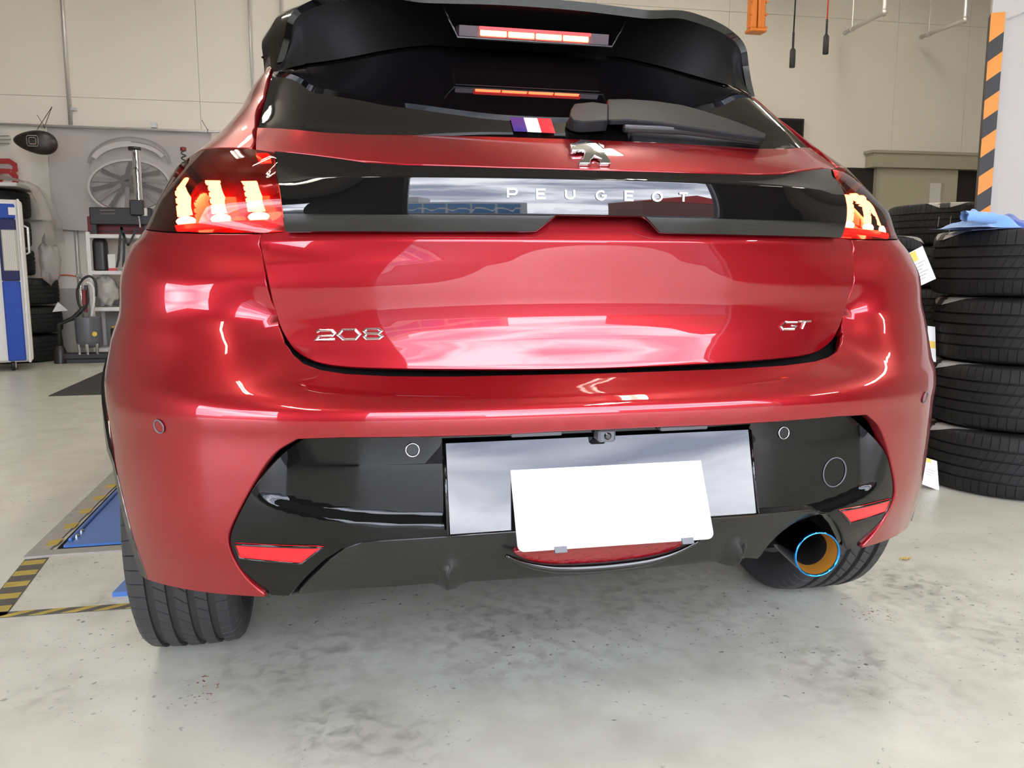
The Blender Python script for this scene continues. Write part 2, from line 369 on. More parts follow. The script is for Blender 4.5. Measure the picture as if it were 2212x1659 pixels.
A_GATE = table([(.60,.83),(.70,.825),(.75,.815),(.80,.812),(.86,.797),(.885,.778),(.94,.752),(.98,.740),(1.0,.730),(1.03,.708),(1.075,.675),(1.15,.625),(1.22,.600),(1.30,.568),(1.46,.5)])
G0 = lambda z: 0.0
def crown(x):
    q = abs(x)/.62; return (1-q*q)**2 if q < 1 else 0
def ftab(pts, n=900): return table(pts, pts[0][0], pts[-1][0], n)
C_UP = ftab([(.985,-.5005),(1.0,-.4805),(1.02,-.4510),(1.045,-.4055),(1.0615,-.3740),(1.066,-.3690),(1.075,-.3550),(1.15,-.2350),(1.22,-.1225),(1.30,.0070),(1.37,.1230),(1.46,.28)])
D_FACE = ftab([(.860,-.016),(.872,-.021),(.884,-.0255),(.895,-.0296),(.905,-.0327),(.9095,-.0336),(.9110,-.0337),(.925,-.0338),(.94,-.0334),(.953,-.0327),(.9665,-.0317),(.9685,-.0310),(.972,-.0262),(.979,-.0120),(.985,.0)])
D_SOFT = ftab([(.860,-.016),(.872,-.022),(.884,-.0265),(.90,-.0318),(.915,-.0338),(.935,-.0318),(.955,-.0245),(.972,-.0120),(.985,0)])
C_LOW = ftab([(.60,.524),(.656,.5200),(.672,.5163),(.69,.5113),(.71,.5064),(.73,.5034),(.745,.5024),(.76,.5028),(.79,.5060),(.825,.5108),(.85,.5145),(.862,.5165),(.8675,.5172),(.872,.5160),(.88,.5120),(.90,.497),(.93,.485)])
K_LOW = ftab([(.60,.086),(.67,.082),(.70,.072),(.75,.062),(.79,.060),(.83,.070),(.87,.092),(.90,.085),(.93,.08)])
def se_drop(x, z):
    n = N_GATE(z); q = min(abs(x)/A_GATE(z), .999); return B_GATE(z)*(1-(1-q**n)**(1/n))
_d985 = {}
def S_PAN(x, z):
    zz = max(z, .985); y = C_UP(zz)+se_drop(x, zz)+(G_PAN(zz))*(1-crown(x))
    if z < .985:
        t = max(0, min(1, (abs(x)-.34)/.17)); t = t*t*(3-2*t); y += (D_FACE(z)*(1-t)+D_SOFT(z)*t)*(1+.25*(x/.55)**2)
    return Vector((x, y, z))
def S_LOW(x, z): return Vector((x, -C_LOW(z)+K_LOW(z)*(abs(x)/.53)**2.2, z))
GAP = [(.547,.863),(.537,.815),(.529,.769),(.519,.73),(.51,.709),(.498,.691),(.481,.679),(.459,.670),(.42,.664),(.35,.661),(.25,.659),(.12,.657),(0,.656)]
def gap_dist(x, z):
    x = abs(x); best = 9
    for (ax, az), (bx, bz) in zip(GAP, GAP[1:]):
        dx, dz = bx-ax, bz-az; t = max(0, min(1, ((x-ax)*dx+(z-az)*dz)/(dx*dx+dz*dz)))
        best = min(best, math.hypot(x-ax-t*dx, z-az-t*dz))
    return best
def taper(y):
    if y < 2.2: return 1.0
    t = (y-2.2)/1.2; return 1-.30*t*t*t
def body(u, z):                        # whole side and bumper skin, u = plan angle (beyond 90 deg: metres along the flank)
    y0, a, b, n = Y0(z), A_(z), B_(z), N_(z); s = -1 if u < 0 else 1; q = abs(u)
    if q >= math.pi/2:
        y = y0+q-math.pi/2; return Vector((s*a*taper(y), y, z))
    sn, cs = math.sin(q), math.cos(q)
    r = ((sn/a)**n+(cs/b)**n)**(-1/n); x = r*sn; y = y0-r*cs
    if .60 < z < .80 and x < .74:
        d = gap_dist(x, z); D = .028*min(1, (.80-z)/.09)*max(0, min(1, (z-.60)/.06))
        y += D*math.exp(-(d/.055)**2)
    if z > .74: y -= G_PAN(z)*crown(x) if z > .88 else G_LOW(z)*crown(x)
    return Vector((s*x, y, z))
US = .70                                # scale of u in the meshing domain
S_BODY = lambda p, q: body(p/US, q)
def side_u(y, z, s=1):
    y0, a, b, n = Y0(z), A_(z), B_(z), N_(z)
    if y >= y0: return s*(math.pi/2+y-y0)
    q = min(.9999, (y0-y)/b); x = a*(1-q**n)**(1/n); return s*math.atan2(x, y0-y)
def u_of(x, z):                         # plan angle of the skin point at |x|
    a, b, n = A_(z), B_(z), N_(z); q = min(abs(x)/a, .9999); return math.copysign(math.atan2(abs(x), b*(1-q**n)**(1/n)), x)
def hit(px, py, S='low'):
    """first crossing of the pixel's ray with a skin -> (x, z)"""
    d = ray(px, py).normalized(); fn = {'low': S_LOW, 'pan': S_PAN}.get(S)
    def F(t):
        p = CAM+d*t
        if fn: return p.y-fn(p.x, p.z).y if abs(p.x) < .62 and .6 < p.z < 1.46 else -1
        y0 = Y0(p.z); u = math.atan2(p.x, y0-p.y); q = body(u, p.z)
        return math.hypot(q.x, q.y-y0)-math.hypot(p.x, p.y-y0)
    lo = .8; best = (-9, .8)
    while lo < 2.9:
        f = F(lo)
        if f >= 0:
            a, b = lo-.01, lo
            for _ in range(25):
                m = (a+b)/2
                if F(m) >= 0: b = m
                else: a = m
            p = CAM+d*b; return (p.x, p.z, p.y)
        if f > best[0]: best = (f, lo)
        lo += .01
    p = CAM+d*best[1]; return (p.x, p.z, p.y)
def hits(l, S='low'): return [hit(x, y, S)[:2] for x, y in l]
def zoomed(ox, oy, s, l): return [(ox+a/s, oy+b/s) for a, b in l]
def mirror(l): return l+[(-x, z) for x, z in reversed(l)]      # left half + its mirror image
def inside(p, poly):
    x, y = p; r = False; n = len(poly)
    for i in range(n):
        x1, y1 = poly[i]; x2, y2 = poly[i-1]
        if (y1 > y) != (y2 > y) and x < (x2-x1)*(y-y1)/(y2-y1)+x1: r = not r
    return r
def resample(poly, h, closed=True):
    out = []; n = len(poly)
    for i in range(n if closed else n-1):
        a, b = poly[i], poly[(i+1) % n]; L = math.hypot(a[0]-b[0], a[1]-b[1]); k = max(1, int(L/h))
        out += [(a[0]+(b[0]-a[0])*j/k, a[1]+(b[1]-a[1])*j/k) for j in range(k)]
    if not closed: out.append(poly[-1])
    return out
def smooth_line(pts, k=6):               # Catmull-Rom through 2D points
    out = []
    for i in range(len(pts)-1):
        p0, p1, p2, p3 = pts[max(i-1,0)], pts[i], pts[i+1], pts[min(i+2,len(pts)-1)]
        for j in range(k):
            t = j/k; out.append(tuple(.5*((2*p1[c])+(-p0[c]+p2[c])*t+(2*p0[c]-5*p1[c]+4*p2[c]-p3[c])*t*t+(-p0[c]+3*p1[c]-3*p2[c]+p3[c])*t**3) for c in (0,1)))
    return out+[pts[-1]]
def normal(fn, p, q, e=.0015):
    n = (fn(p+e, q)-fn(p-e, q)).cross(fn(p, q+e)-fn(p, q-e)); n.normalize()
    return n
def skin(name, poly, fn, m, parent, h=.012, off=0.0, depth=.015, holes=(), label=None, rim=.0025, flip=1, creases=(), seam=()):
    """panel : polygon in the (p,q) domain filled with a fine mesh on surface fn, rolled edge and flange inward"""
    bd = resample(poly, h*.8); hl = [resample(x, h*.8) for x in holes]
    xs = [p[0] for p in bd]; ys = [p[1] for p in bd]; loops = [bd]+hl
    pts = [Vector(p) for l in loops for p in l]; ed = []; k = 0
    for l in loops: ed += [(k+i, k+(i+1) % len(l)) for i in range(len(l))]; k += len(l)
    cell = {}; x0_, x1_ = min(xs), max(xs); cp = [(x0_+(x1_-x0_)*i/int((x1_-x0_)/(h*.8)), z) for z in creases for i in range(1, int((x1_-x0_)/(h*.8)))]
    cp = [p for p in cp if inside(p, poly) and not any(inside(p, x) for x in holes) and min((p[0]-q[0])**2+(p[1]-q[1])**2 for l in loops for q in l) > 1e-6]; pts += [Vector(p) for p in cp]
    for l in loops+[cp]:
        for p in l: cell.setdefault((int(p[0]//h), int(p[1]//h)), []).append(p)
    i0, i1, j0, j1 = int(min(xs)//h), int(max(xs)//h)+1, int(min(ys)//h), int(max(ys)//h)+1
    for j in range(j0, j1+1):
        for i in range(i0, i1+1):
            p = ((i+.5*(j % 2))*h, j*h*.9)
            ci, cj = int(p[0]//h), int(p[1]//h)
            if any((p[0]-q[0])**2+(p[1]-q[1])**2 < (.5*h)**2 for a in (-1,0,1) for b in (-1,0,1) for q in cell.get((ci+a, cj+b), ())): continue
            if inside(p, poly) and not any(inside(p, x) for x in holes): pts.append(Vector(p))
    vs, es, fs, *_ = delaunay_2d_cdt(pts, ed, [], 0, 1e-7)
    mb = MB(); mb.n = []
    for v in vs:
        n = normal(fn, v.x, v.y)*flip; mb.v.append(fn(v.x, v.y)+n*off); mb.n.append(n)
    for f in fs:
        c = (sum(vs[i].x for i in f)/len(f), sum(vs[i].y for i in f)/len(f))
        if inside(c, poly) and not any(inside(c, x) for x in holes):
            a, b, cc = (mb.v[i] for i in f[:3])
            if (b-a).cross(cc-a).dot(mb.n[f[0]]) < 0: f = f[::-1]
            mb.f.append(tuple(f))
    if depth:
        for li, l in enumerate(loops):
            N = len(l); area = sum(l[i-1][0]*l[i][1]-l[i][0]*l[i-1][1] for i in range(N)); k = len(mb.v)
            sg = (1 if area > 0 else -1)*(1 if li == 0 else -1)
            for i in range(N):
                p = l[i]; a, b = l[i-1], l[(i+1) % N]; n = normal(fn, *p)*flip; c = fn(*p)+n*off
                t = (fn(*b)-fn(*a)).normalized(); o = t.cross(n)*sg*flip
                mb.v += [c, c+o*rim-n*rim, c+o*rim-n*depth]; mb.n += [(n*.9+o*.3).normalized(), (n*.2+o).normalized(), o]
            for i in range(N):
                j = (i+1) % N
                if (round(abs(l[i][0]),5), round(l[i][1],5)) in seam and (round(abs(l[j][0]),5), round(l[j][1],5)) in seam: continue
                for r in (0, 1):
                    q = (k+3*i+r, k+3*j+r, k+3*j+r+1, k+3*i+r+1); a, b, c = (mb.v[x] for x in q[:3])
                    if (b-a).cross(c-a).dot(mb.n[q[0]]+mb.n[q[3]]) < 0: q = q[::-1]
                    mb.f.append(q)
    return mb.build(name, m, parent, label=label)
# ------------------------------------------------------------------ the car : parts
CAR = thing('hatchback_car', (0, 0, 0), 'glossy metallic red hatchback car seen from behind with lit tail lamps', 'car')
def hit_u(px, py, inset=0.0):
    d = ray(px, py).normalized(); best = (-9, 1.0); t = .8
    def F(t):
        p = CAM+d*t; y0 = Y0(p.z); u = math.atan2(p.x, y0-p.y); q = body(u, p.z)
        return math.hypot(q.x, q.y-y0)-inset-math.hypot(p.x, p.y-y0)
    while t < 2.9:
        f = F(t)
        if f >= 0:
            a, b = t-.01, t
            for _ in range(22):
                m = (a+b)/2
                if F(m) >= 0: b = m
                else: a = m
            t = b; break
        if f > best[0]: best = (f, t)
        t += .01
    else: t = best[1]
    p = CAM+d*t; return (math.atan2(p.x, Y0(p.z)-p.y)*US, p.z)
def hits_u(l, inset=0.0): return [hit_u(x, y, inset) for x, y in l]
def X2U(l): return [(u_of(x, z)*US, z) for x, z in l]
s_ = 3.456
# --- tailgate, lower red skin
low_half = [(-x, z) for x, z in GAP]
top_z = .925
low = smooth_line([(-.549,.884),(-.547,.863)]+low_half[1:], 4)
gate_poly = [(-.13, top_z), (-.15, .882)]+[(-.3,.8815),(-.45,.882)]+low
gate_low = skin('tailgate_skin', mirror(gate_poly[:-1]+[(0,.656)])[:], S_LOW, 'paint', CAR, .010, depth=.02, creases=(.8655,.8675,.8700,.8735))
# --- gloss black panel between the lamps
pt = zoomed(440, 0, s_, [(530,1128),(640,1140),(850,1165),(1000,1185),(1200,1215),(1500,1235),(2212,1255)])+[(1242,367.5)]
pan_top = hits(pt, 'pan')
pan_left = hits([(617,500),(611,454),(605,408),(596,365)], 'pan')
pan_bot = [(-.13,.8835),(-.3,.8825),(-.45,.883)]
notch = [(-.076,.911),(-.108,.8845)]
pan_half = [(0,.911)]+notch+pan_bot[:]+pan_left+[pan_top[0]]+pan_top[1:]+[(0, pan_top[-1][1])]
panel = skin('tailgate_panel', mirror(pan_half[:-1]+[])[1:-1] if False else [p for p in pan_half]+[(-x, z) for x, z in reversed(pan_half[1:-1])], S_PAN, 'gloss_black', CAR, .008, depth=.03, creases=(.9092,.9112,.925,.9655,.9668,.9686,.9705), label='gloss black strip between the tail lamps')
# --- red strip under the window
st_top = hits(zoomed(440, 0, s_, [(385,956),(900,990),(1200,1005),(1700,1012),(2212,1023)])+[(1242,301)], 'pan')
st_half = [(x, z+.0035) for x, z in pan_top]
strip_half = [(0, st_half[-1][1])]+list(reversed(st_half[1:-1]))+[(-.553, 1.0175),(-.557,1.05)]+[(-.5575, st_top[0][1])]+st_top[1:-1]+[(0, st_top[-1][1])]
skin('tailgate_strip', strip_half+[(-x, z) for x, z in reversed(strip_half[1:-1])], S_PAN, 'paint', CAR, .009, depth=.02)
# --- rear window
w_half = [(0, st_top[-1][1]+.003)]+[(x, z+.003) for x, z in reversed(st_top[1:-1])]+[(-.5575, st_top[0][1]+.003),(-.549,1.15),(-.541,1.22),(-.525,1.30),(-.515,1.345),(0,1.345)]
skin('rear_window', w_half+[(-x, z) for x, z in reversed(w_half[1:-1])], S_PAN, 'glass_dark', CAR, .014, off=-.002, depth=.008)
# --- bumper
def arch_pt(t, s=1, r=.398): # t degrees from straight up towards the rear
    y, z = .042-r*math.sin(math.radians(t)), .31+r*math.cos(math.radians(t)); return (side_u(y, z, s)*US, z)
ins_px = [(642,947),(740,944),(931,942),(1080,938),(1200,931)]
ins_side = [(.557,.287),(.575,.305),(.593,.33),(.606,.359),(.612,.391),(.606,.415),(.589,.45),(.568,.488),(.543,.527),(.522,.549)]
ins_top = hits_u(ins_px); ztop = ins_top[-1][1]
ins_line = smooth_line(X2U([(-x, z) for x, z in ins_side])+ins_top[:1], 3)+ins_top[1:]
bump_top = X2U([(-.515,.703),(-.503,.685),(-.485,.671),(-.46,.662),(-.42,.656),(-.35,.652),(-.25,.650)])
corner_u = side_u(-.3555, .287, -1)*US
half = [(0, ztop)]+list(reversed(ins_line))+[(corner_u*f+ins_line[0][0]*(1-f), .287) for f in (.25,.5,.75)]+[(corner_u, .287)]
half += [arch_pt(t, -1) for t in range(90, 14, -4)]
SEAM = [arch_pt(14, -1), X2U([(-.62,.700)])[0], X2U([(-.515,.703)])[0]]
SEAMSET = {(round(abs(a), 5), round(b, 5)) for a, b in resample(SEAM, .013*.8, False)}|{(round(abs(a), 5), round(b, 5)) for a, b in resample(SEAM[::-1], .013*.8, False)}
half += SEAM[:2]+bump_top+[(0,.649)]
BUMP = skin('bumper', half+[(-u, z) for u, z in reversed(half[1:-1])], S_BODY, 'paint', CAR, .013, depth=.02, creases=(.588,.594,.600,.606,.613), seam=SEAMSET)
# --- lamps outline (left), quarter panels
lamp_top = hits_u([(540,322),(469,321.5),(435,325),(392,345),(356,369)])
lamp_bot = hits_u([(361,499.5),(430,502),(500,503),(561,503),(611,500.5)])
lamp_in = hits_u([(606,454),(600,408),(591,365),(585,329)])
lamp_out = [(side_u(-.10, z, -1)*US, z) for z in (.985,.96,.93,.905)]
LAMP = lamp_in+lamp_top+lamp_out+lamp_bot
for s in (-1, 1):
    q = [(-.515,.703),(-.524,.73),(-.534,.769),(-.542,.815),(-.552,.863)]
    poly = X2U(q)+[(u, z-.003) for u, z in reversed(lamp_bot[:-1])]+[(u-.004, z) for u, z in reversed(lamp_out)]+[(u, z+.003) for u, z in reversed(lamp_top)]
    poly += X2U([(-.563,1.035),(-.5625,1.075),(-.5545,1.15),(-.547,1.22),(-.532,1.30),(-.525,1.33)])
    poly += [(side_u(y, 1.33, -1)*US, 1.33) for y in (.3,.7,1.0)]+[(side_u(1.0, z, -1)*US, z) for z in (1.2,1.1,.98,.8,.5,.24)]
    poly += [(side_u(.43, .24, -1)*US, .24)]+[arch_pt(-t, -1) for t in range(96, 0, -6)]+[arch_pt(t, -1) for t in (0,6,11)]
    poly += SEAM[:2]
    poly = [(u*-s, z) for u, z in poly] if s > 0 else poly
    skin('quarter_panel', poly, S_BODY, 'paint', CAR, .013, depth=.02, seam=SEAMSET)
    # flank further forward
    fl = [(side_u(y, .24, 1)*US, .24) for y in (1.004,2.15)]+[(side_u(2.54+.385*math.sin(math.radians(t)), .31+.385*math.cos(math.radians(t)))*US, .31+.385*math.cos(math.radians(t))) for t in range(-96, 97, 8)]
    fl += [(side_u(3.05,.24)*US, .24),(side_u(3.3,.45)*US, .45),(side_u(3.28,.7)*US, .7),(side_u(3.0,.86)*US, .86),(side_u(2.3,.96)*US, .96),(side_u(1.004,.985)*US, .985)]
    skin('flank', [(u*s, z) for u, z in fl], S_BODY, 'paint', CAR, .03, depth=.02)
    wn = [(side_u(1.006,.99)*US, .99),(side_u(2.25,.965)*US, .965),(side_u(1.75,1.2)*US, 1.2),(side_u(1.35,1.33)*US, 1.33),(side_u(1.006,1.33)*US, 1.33)]
    skin('side_window', [(u*s, z) for u, z in wn], S_BODY, 'glass_dark', CAR, .03, off=-.003, depth=.01)
    # arch trim
    rows = []
    for t in list(range(-96, 92, 4))+[93]:
        a = (side_u(.042-.391*math.sin(math.radians(t)), .31+.391*math.cos(math.radians(t)), s)); z1 = .31+.391*math.cos(math.radians(t))
        b = (side_u(.042-.408*math.sin(math.radians(t)), .31+.408*math.cos(math.radians(t)), s)); z2 = .31+.408*math.cos(math.radians(t))
        pa, pb = body(a, z1), body(b, z2); na = Vector((s, -.15*math.sin(math.radians(t)), 0)).normalized()
        kf = .25 if t > 60 else 1
        rows.append([pb+na*.000, pb+na*.005*kf, pa+na*.006*kf, pa-na*.004, pa-na*.04])
    MB().grid(rows).build('arch_trim', 'gloss_black', CAR, angle=40)
# roof, bonnet, windscreen, front
rows = []
for i in range(15):
    y = .16+1.25*i/14
    rows.append([Vector((x, y, 1.425-.10*(abs(x)/.57)**3-.09*max(0, (.35-y)/.35)**2-.06*max(0,(y-.9)/.6)**2)) for x in [-.575+1.15*k/20 for k in range(21)]])
MB().grid(rows).build('roof', 'gloss_black', CAR, smooth=True)
rows = [[Vector((x*(.57+.15*f), 1.40+.88*f, 1.375-.40*f-.05*abs(x)**3*(1-f)+.03*(1-x*x)*f)) for x in [-1+2*k/12 for k in range(13)]] for f in [j/8 for j in range(9)]]
MB().grid(rows).build('windscreen', 'glass_dark', CAR, smooth=True)
rows = [[Vector((x*(.74-.10*f*f), 2.26+1.0*f, .965-.22*f*f+.03*(1-x*x))) for x in [-1+2*k/12 for k in range(13)]] for f in [j/8 for j in range(9)]]
MB().grid(rows).build('bonnet', 'paint', CAR, smooth=True)
rows = [[Vector((x*.66, 3.26+.12*(1-x*x)-.10*(abs(f-.5)*2)**2, .24+.52*f)) for x in [-1+2*k/12 for k in range(13)]] for f in [j/8 for j in range(9)]]
MB().grid(rows).build('front_bumper', 'paint', CAR, smooth=True)
# dark inner shell and floor pan
rows = []
for j in range(30):
    z = .30+.92*j/29; r = []
    for i in range(41):
        u = -2.3+4.6*i/40; p = body(u, z); n = Vector((p.x, p.y-Y0(z) if abs(u) < 1.57 else 0, 0)).normalized(); r.append(p-n*(.075 if abs(u) < 1.3 else .12))
    rows.append(r)
MB().grid(rows).build('inner_shell', 'inner_black', CAR, smooth=True)
MB().box((0, 1.45, .27), (1.10, 3.5, .06)).box((0, -.12, .30), (1.05, .60, .05)).build('underbody', 'inner_black', CAR)
for s in (-1, 1):
    rows = [[Vector((s*x, -.37*math.sin(math.radians(t))+.05, .33+.37*math.cos(math.radians(t)))) for x in (.50,.65,.76)] for t in range(-100, 101, 10)]
    MB().grid(rows).build('wheel_liner', 'inner_black', CAR, smooth=True)
MB().tube([(-.66,.0,.27),(.66,.0,.27)], .035, 10).build('rear_axle', 'inner_black', CAR, smooth=True)

# --- black insert in the bumper
zc_pts = sorted((abs(u), z) for u, z in hits_u([(552,1086),(600,1105),(700,1127),(800,1138),(900,1141),(960,1142)]))
ZCF = pchip(zc_pts) if len(zc_pts) > 2 else None
def sst(t): t = max(0, min(1, t)); return t*t*(3-2*t)
def S_INS(p, q):
    u = p/US; b = body(u, q); n = Vector((b.x, b.y*1.4-.0, 0)).normalized() if abs(u) > .02 else Vector((0,-1,0))
    au = abs(p); zc = ZCF(min(max(au, zc_pts[0][0]), zc_pts[-1][0]))-(.044*sst((p-.20)/.10) if p > 0 else 0)
    f = sst((zc_pts[-1][0]+.012-au)/.05)
    return b-n*(.004+.016*sst((q-zc)/.022)*f+.13*max(0, q-zc-.02)*f+.004*sst((.345-q)/.05))
dif_px = zoomed(480, 860, s_, [(465,1485),(600,1350),(750,1210),(870,1130),(1000,1085),(1130,1068),(1400,1050),(1700,1030)])
dif_line = hits_u(dif_px)
ins_out = [(u*1.0, z) for u, z in ins_line]
rec_l = [(u_of(-.272,.402)*US,.402),(u_of(-.284,.552)*US, .552)]
zb = dif_line[-1][1]
ins_half = [(ins_out[0][0]+.004, .287)]+[(u+.0025, z-.0015) for u, z in ins_out[1:]]
ins_poly_half = ins_half+[(0, ztop-.003)]
ins_low = [(dif_line[0][0], .287)]+dif_line[1:]+[(0, zb)]
poly = list(ins_poly_half[:-1])+[(0, ztop-.003)]+[(-u, z) for u, z in reversed(ins_poly_half[:-1])]+[(-u, z) for u, z in ins_low[:-1]]+[(0, zb)]+list(reversed(ins_low[:-1]))
hole = [(rec_l[0][0], max(zb+.010, .404)), (rec_l[1][0], ztop-.012), (-rec_l[1][0], ztop-.012), (-rec_l[0][0], max(zb+.010, .404))]
INS = skin('bumper_insert', poly, S_INS, 'insert_black', CAR, .0065, depth=.06, holes=[hole], label='gloss black insert across the lower bumper')
# recess back and mirror panel for the plate
MB().box((0, -.49, .47), (.66, .02, .22)).build('plate_recess', 'gloss_black', CAR)
q = [Vector((-.268,-.560,.5455)), Vector((.268,-.560,.5455)), Vector((.268,-.5985,.4065)), Vector((-.268,-.5985,.4065))]
PP = MB().prism(q, None, Vector((0,.02,.006))).build('plate_panel', 'gloss_black', CAR, label='flat mirror-black panel behind the number plate')
MB().tube([q[3]+Vector((0,-.001,-.002)), q[2]+Vector((0,-.001,-.002))], .003, 8).tube([q[2], q[1]], .003, 8).tube([q[3], q[0]], .003, 8).build('edge_bead', 'gloss_black', PP, smooth=True)
# --- diffuser
def S_DIF(p, q):
    u = p/US; b = body(u, q); n = Vector((b.x, b.y, 0)).normalized()
    x = abs(b.x); fin = max(0, 1-abs(x-.262)/.022)*sst((.36-q)/.05)*.022
    return b-n*(.014-.010*sst((q-.365)/.03)-fin+.03*sst((.31-q)/.06))
bot_px = [(614,1291),(690,1281),(760,1274),(930,1262),(962,1270),(986,1269),(1012,1258),(1120,1252),(1250,1246)]
dif_bot = hits_u(bot_px, .012)
dl = [(u+.004, z-.003) for u, z in dif_line]
dpoly = dl+[(0, zb-.003)]+[(-u, z) for u, z in reversed(dl)]
rb = [(-u, z) for u, z in dif_bot]
ex_u = u_of(.415,.31)*US
notch_r = [(ex_u+.085*math.cos(math.radians(a)), .308+.075*math.sin(math.radians(a))) for a in range(-14, 195, 12)]
dpoly += [rb[0], (notch_r[0][0]+.004, notch_r[0][1])]+notch_r+[p for p in rb[2:] if p[0] < notch_r[-1][0]]+[(0, dif_bot[-1][1])]+list(reversed(dif_bot))
DIF = skin('diffuser', dpoly, S_DIF, 'satin_black', CAR, .0075, depth=.05, label='satin black rear diffuser')
# --- small parts on the bumper
def ring(px, py, r, m, name, fn=S_BODY, off=.002, wire=.0013, parent=CAR, cap=None, inset=0.0):
    u, z = hit_u(px, py, inset); c = fn(u, z); n = normal(fn, u, z); t = n.cross(Vector((0,0,1))).normalized(); v = t.cross(n)
    sc = (fn(u+.001, z)-fn(u-.001, z)).length/.002
    o = MB().tube([fn(u+r*math.cos(a)/sc, z+r*math.sin(a))+normal(fn, u+r*math.cos(a)/sc, z+r*math.sin(a))*off for a in [2*math.pi*i/28 for i in range(28)]], wire, 6, closed=True).build(name, m, parent, smooth=True)
    if cap: MB().lathe([(r*.93,-.004),(r*.93, off*.6),(r*.8, off*.9)], c, tuple(n), 28).build('sensor_face', cap, o, smooth=False)
ring(345, 921, .0105, 'grey_plastic', 'parking_sensor', cap='paint'); ring(1997, 858, .0105, 'grey_plastic', 'parking_sensor', cap='paint')
ring(895, 973, .0105, 'alu', 'parking_sensor', S_INS, cap='trim_black', inset=.030); ring(1698, 937, .0105, 'alu', 'parking_sensor', S_INS, cap='trim_black', inset=.030)
ring(1803, 1021, .027, 'grey_plastic', 'tow_cover', S_INS, .0012, .0013, inset=.024)
ref = hits_u([(510,1174),(700,1181),(654,1216),(520,1204)], .005)
for s in (-1, 1):
    pl = [(u*-s, z) for u, z in ref]
    R_ = skin('reflector', pl, S_INS, 'reflector', CAR, .008, off=.002, depth=.004, label='red plastic reflector strip')
    pts = [S_INS(*p)+normal(S_INS, *p)*.002 for p in resample(pl, .012)]
    MB().tube(pts, .0022, 6, closed=True).build('reflector_rim', 'gloss_black', R_, smooth=True)
fog_b = [(-.158,.364),(-.14,.352),(-.11,.341),(-.07,.334),(0,.331),(.07,.334),(.11,.341),(.14,.352),(.158,.364)]
fog_t = [(.12,.376),(.06,.383),(0,.385),(-.06,.383),(-.12,.376)]
fogs = [(u_of(x, z)*US, z) for x, z in smooth_line(fog_b, 3)+fog_t]
skin('rear_fog_lamp', fogs, S_DIF, 'fog_red', CAR, .007, off=.012, depth=.02, label='dark red rear fog lamp lens')
lipc = [S_DIF(u_of(x, z)*US, z)+Vector((0,-.016,-.004)) for x, z in smooth_line([(-.175,.362),(-.145,.346),(-.11,.334),(-.07,.327),(0,.324),(.07,.327),(.11,.334),(.145,.346),(.175,.362)], 4)]
MB().tube(lipc, [.003+.006*math.sin(math.pi*i/(len(lipc)-1)) for i in range(len(lipc))], 10).build('fog_lamp_lip', 'gloss_black', CAR, smooth=True)
# reversing camera and plate lamps
c = at_y(1306, 938, -.575); CB = MB().rbox(c, (.030,.030,.022), .004).build('reversing_camera', 'grey_plastic', CAR)
MB().lathe([(.006,-.003),(.006,.001),(.004,.002)], c+Vector((0,-.016,0)), (0,-1,0), 16).build('camera_lens', 'gloss_black', CB)
for px, py in ((1155,934),(1471,921)): MB().rbox(at_y(px, py, -.57), (.085,.03,.008), .002).build('plate_lamp', 'grey_plastic', CAR)
# number plate : blank white, leaning out at the bottom
pc = Vector((.0043,-.5936,.4544)); tl = .4764; ro = -.0056
def plate_pt(a, h, d=0): return pc+Vector((a*math.cos(ro)-h*math.sin(ro), (a*math.sin(ro)+h)*math.sin(tl)-d*math.cos(tl), h*math.cos(tl)+a*math.sin(ro)+d*math.sin(tl)))
PW, PH, rr = .1665, .0835, .011
outl = []
for cx, cz, a0 in ((1,1,0),(-1,1,90),(-1,-1,180),(1,-1,270)):
    outl += [(cx*(PW-rr)+rr*math.cos(math.radians(a0+a)), cz*(PH-rr)+rr*math.sin(math.radians(a0+a))) for a in range(0, 91, 15)]
PL = MB().prism([plate_pt(a, h, .002) for a, h in outl], None, plate_pt(0,0,0)-plate_pt(0,0,.004)).build('number_plate', 'plate_white', CAR, label='blank white number plate')
for a in (-.098, .118): MB().box(plate_pt(a, -PH-.001, .003), (.020,.006,.010), rx=-tl).build('plate_clip', 'grey_plastic', PL)
MB().prism([plate_pt(a, h, -.012) for a, h in ((-.150,.07),(.150,.07),(.150,-.06),(-.150,-.06))], None, Vector((0,.03,.0))).build('plate_bracket', 'inner_black', PL)

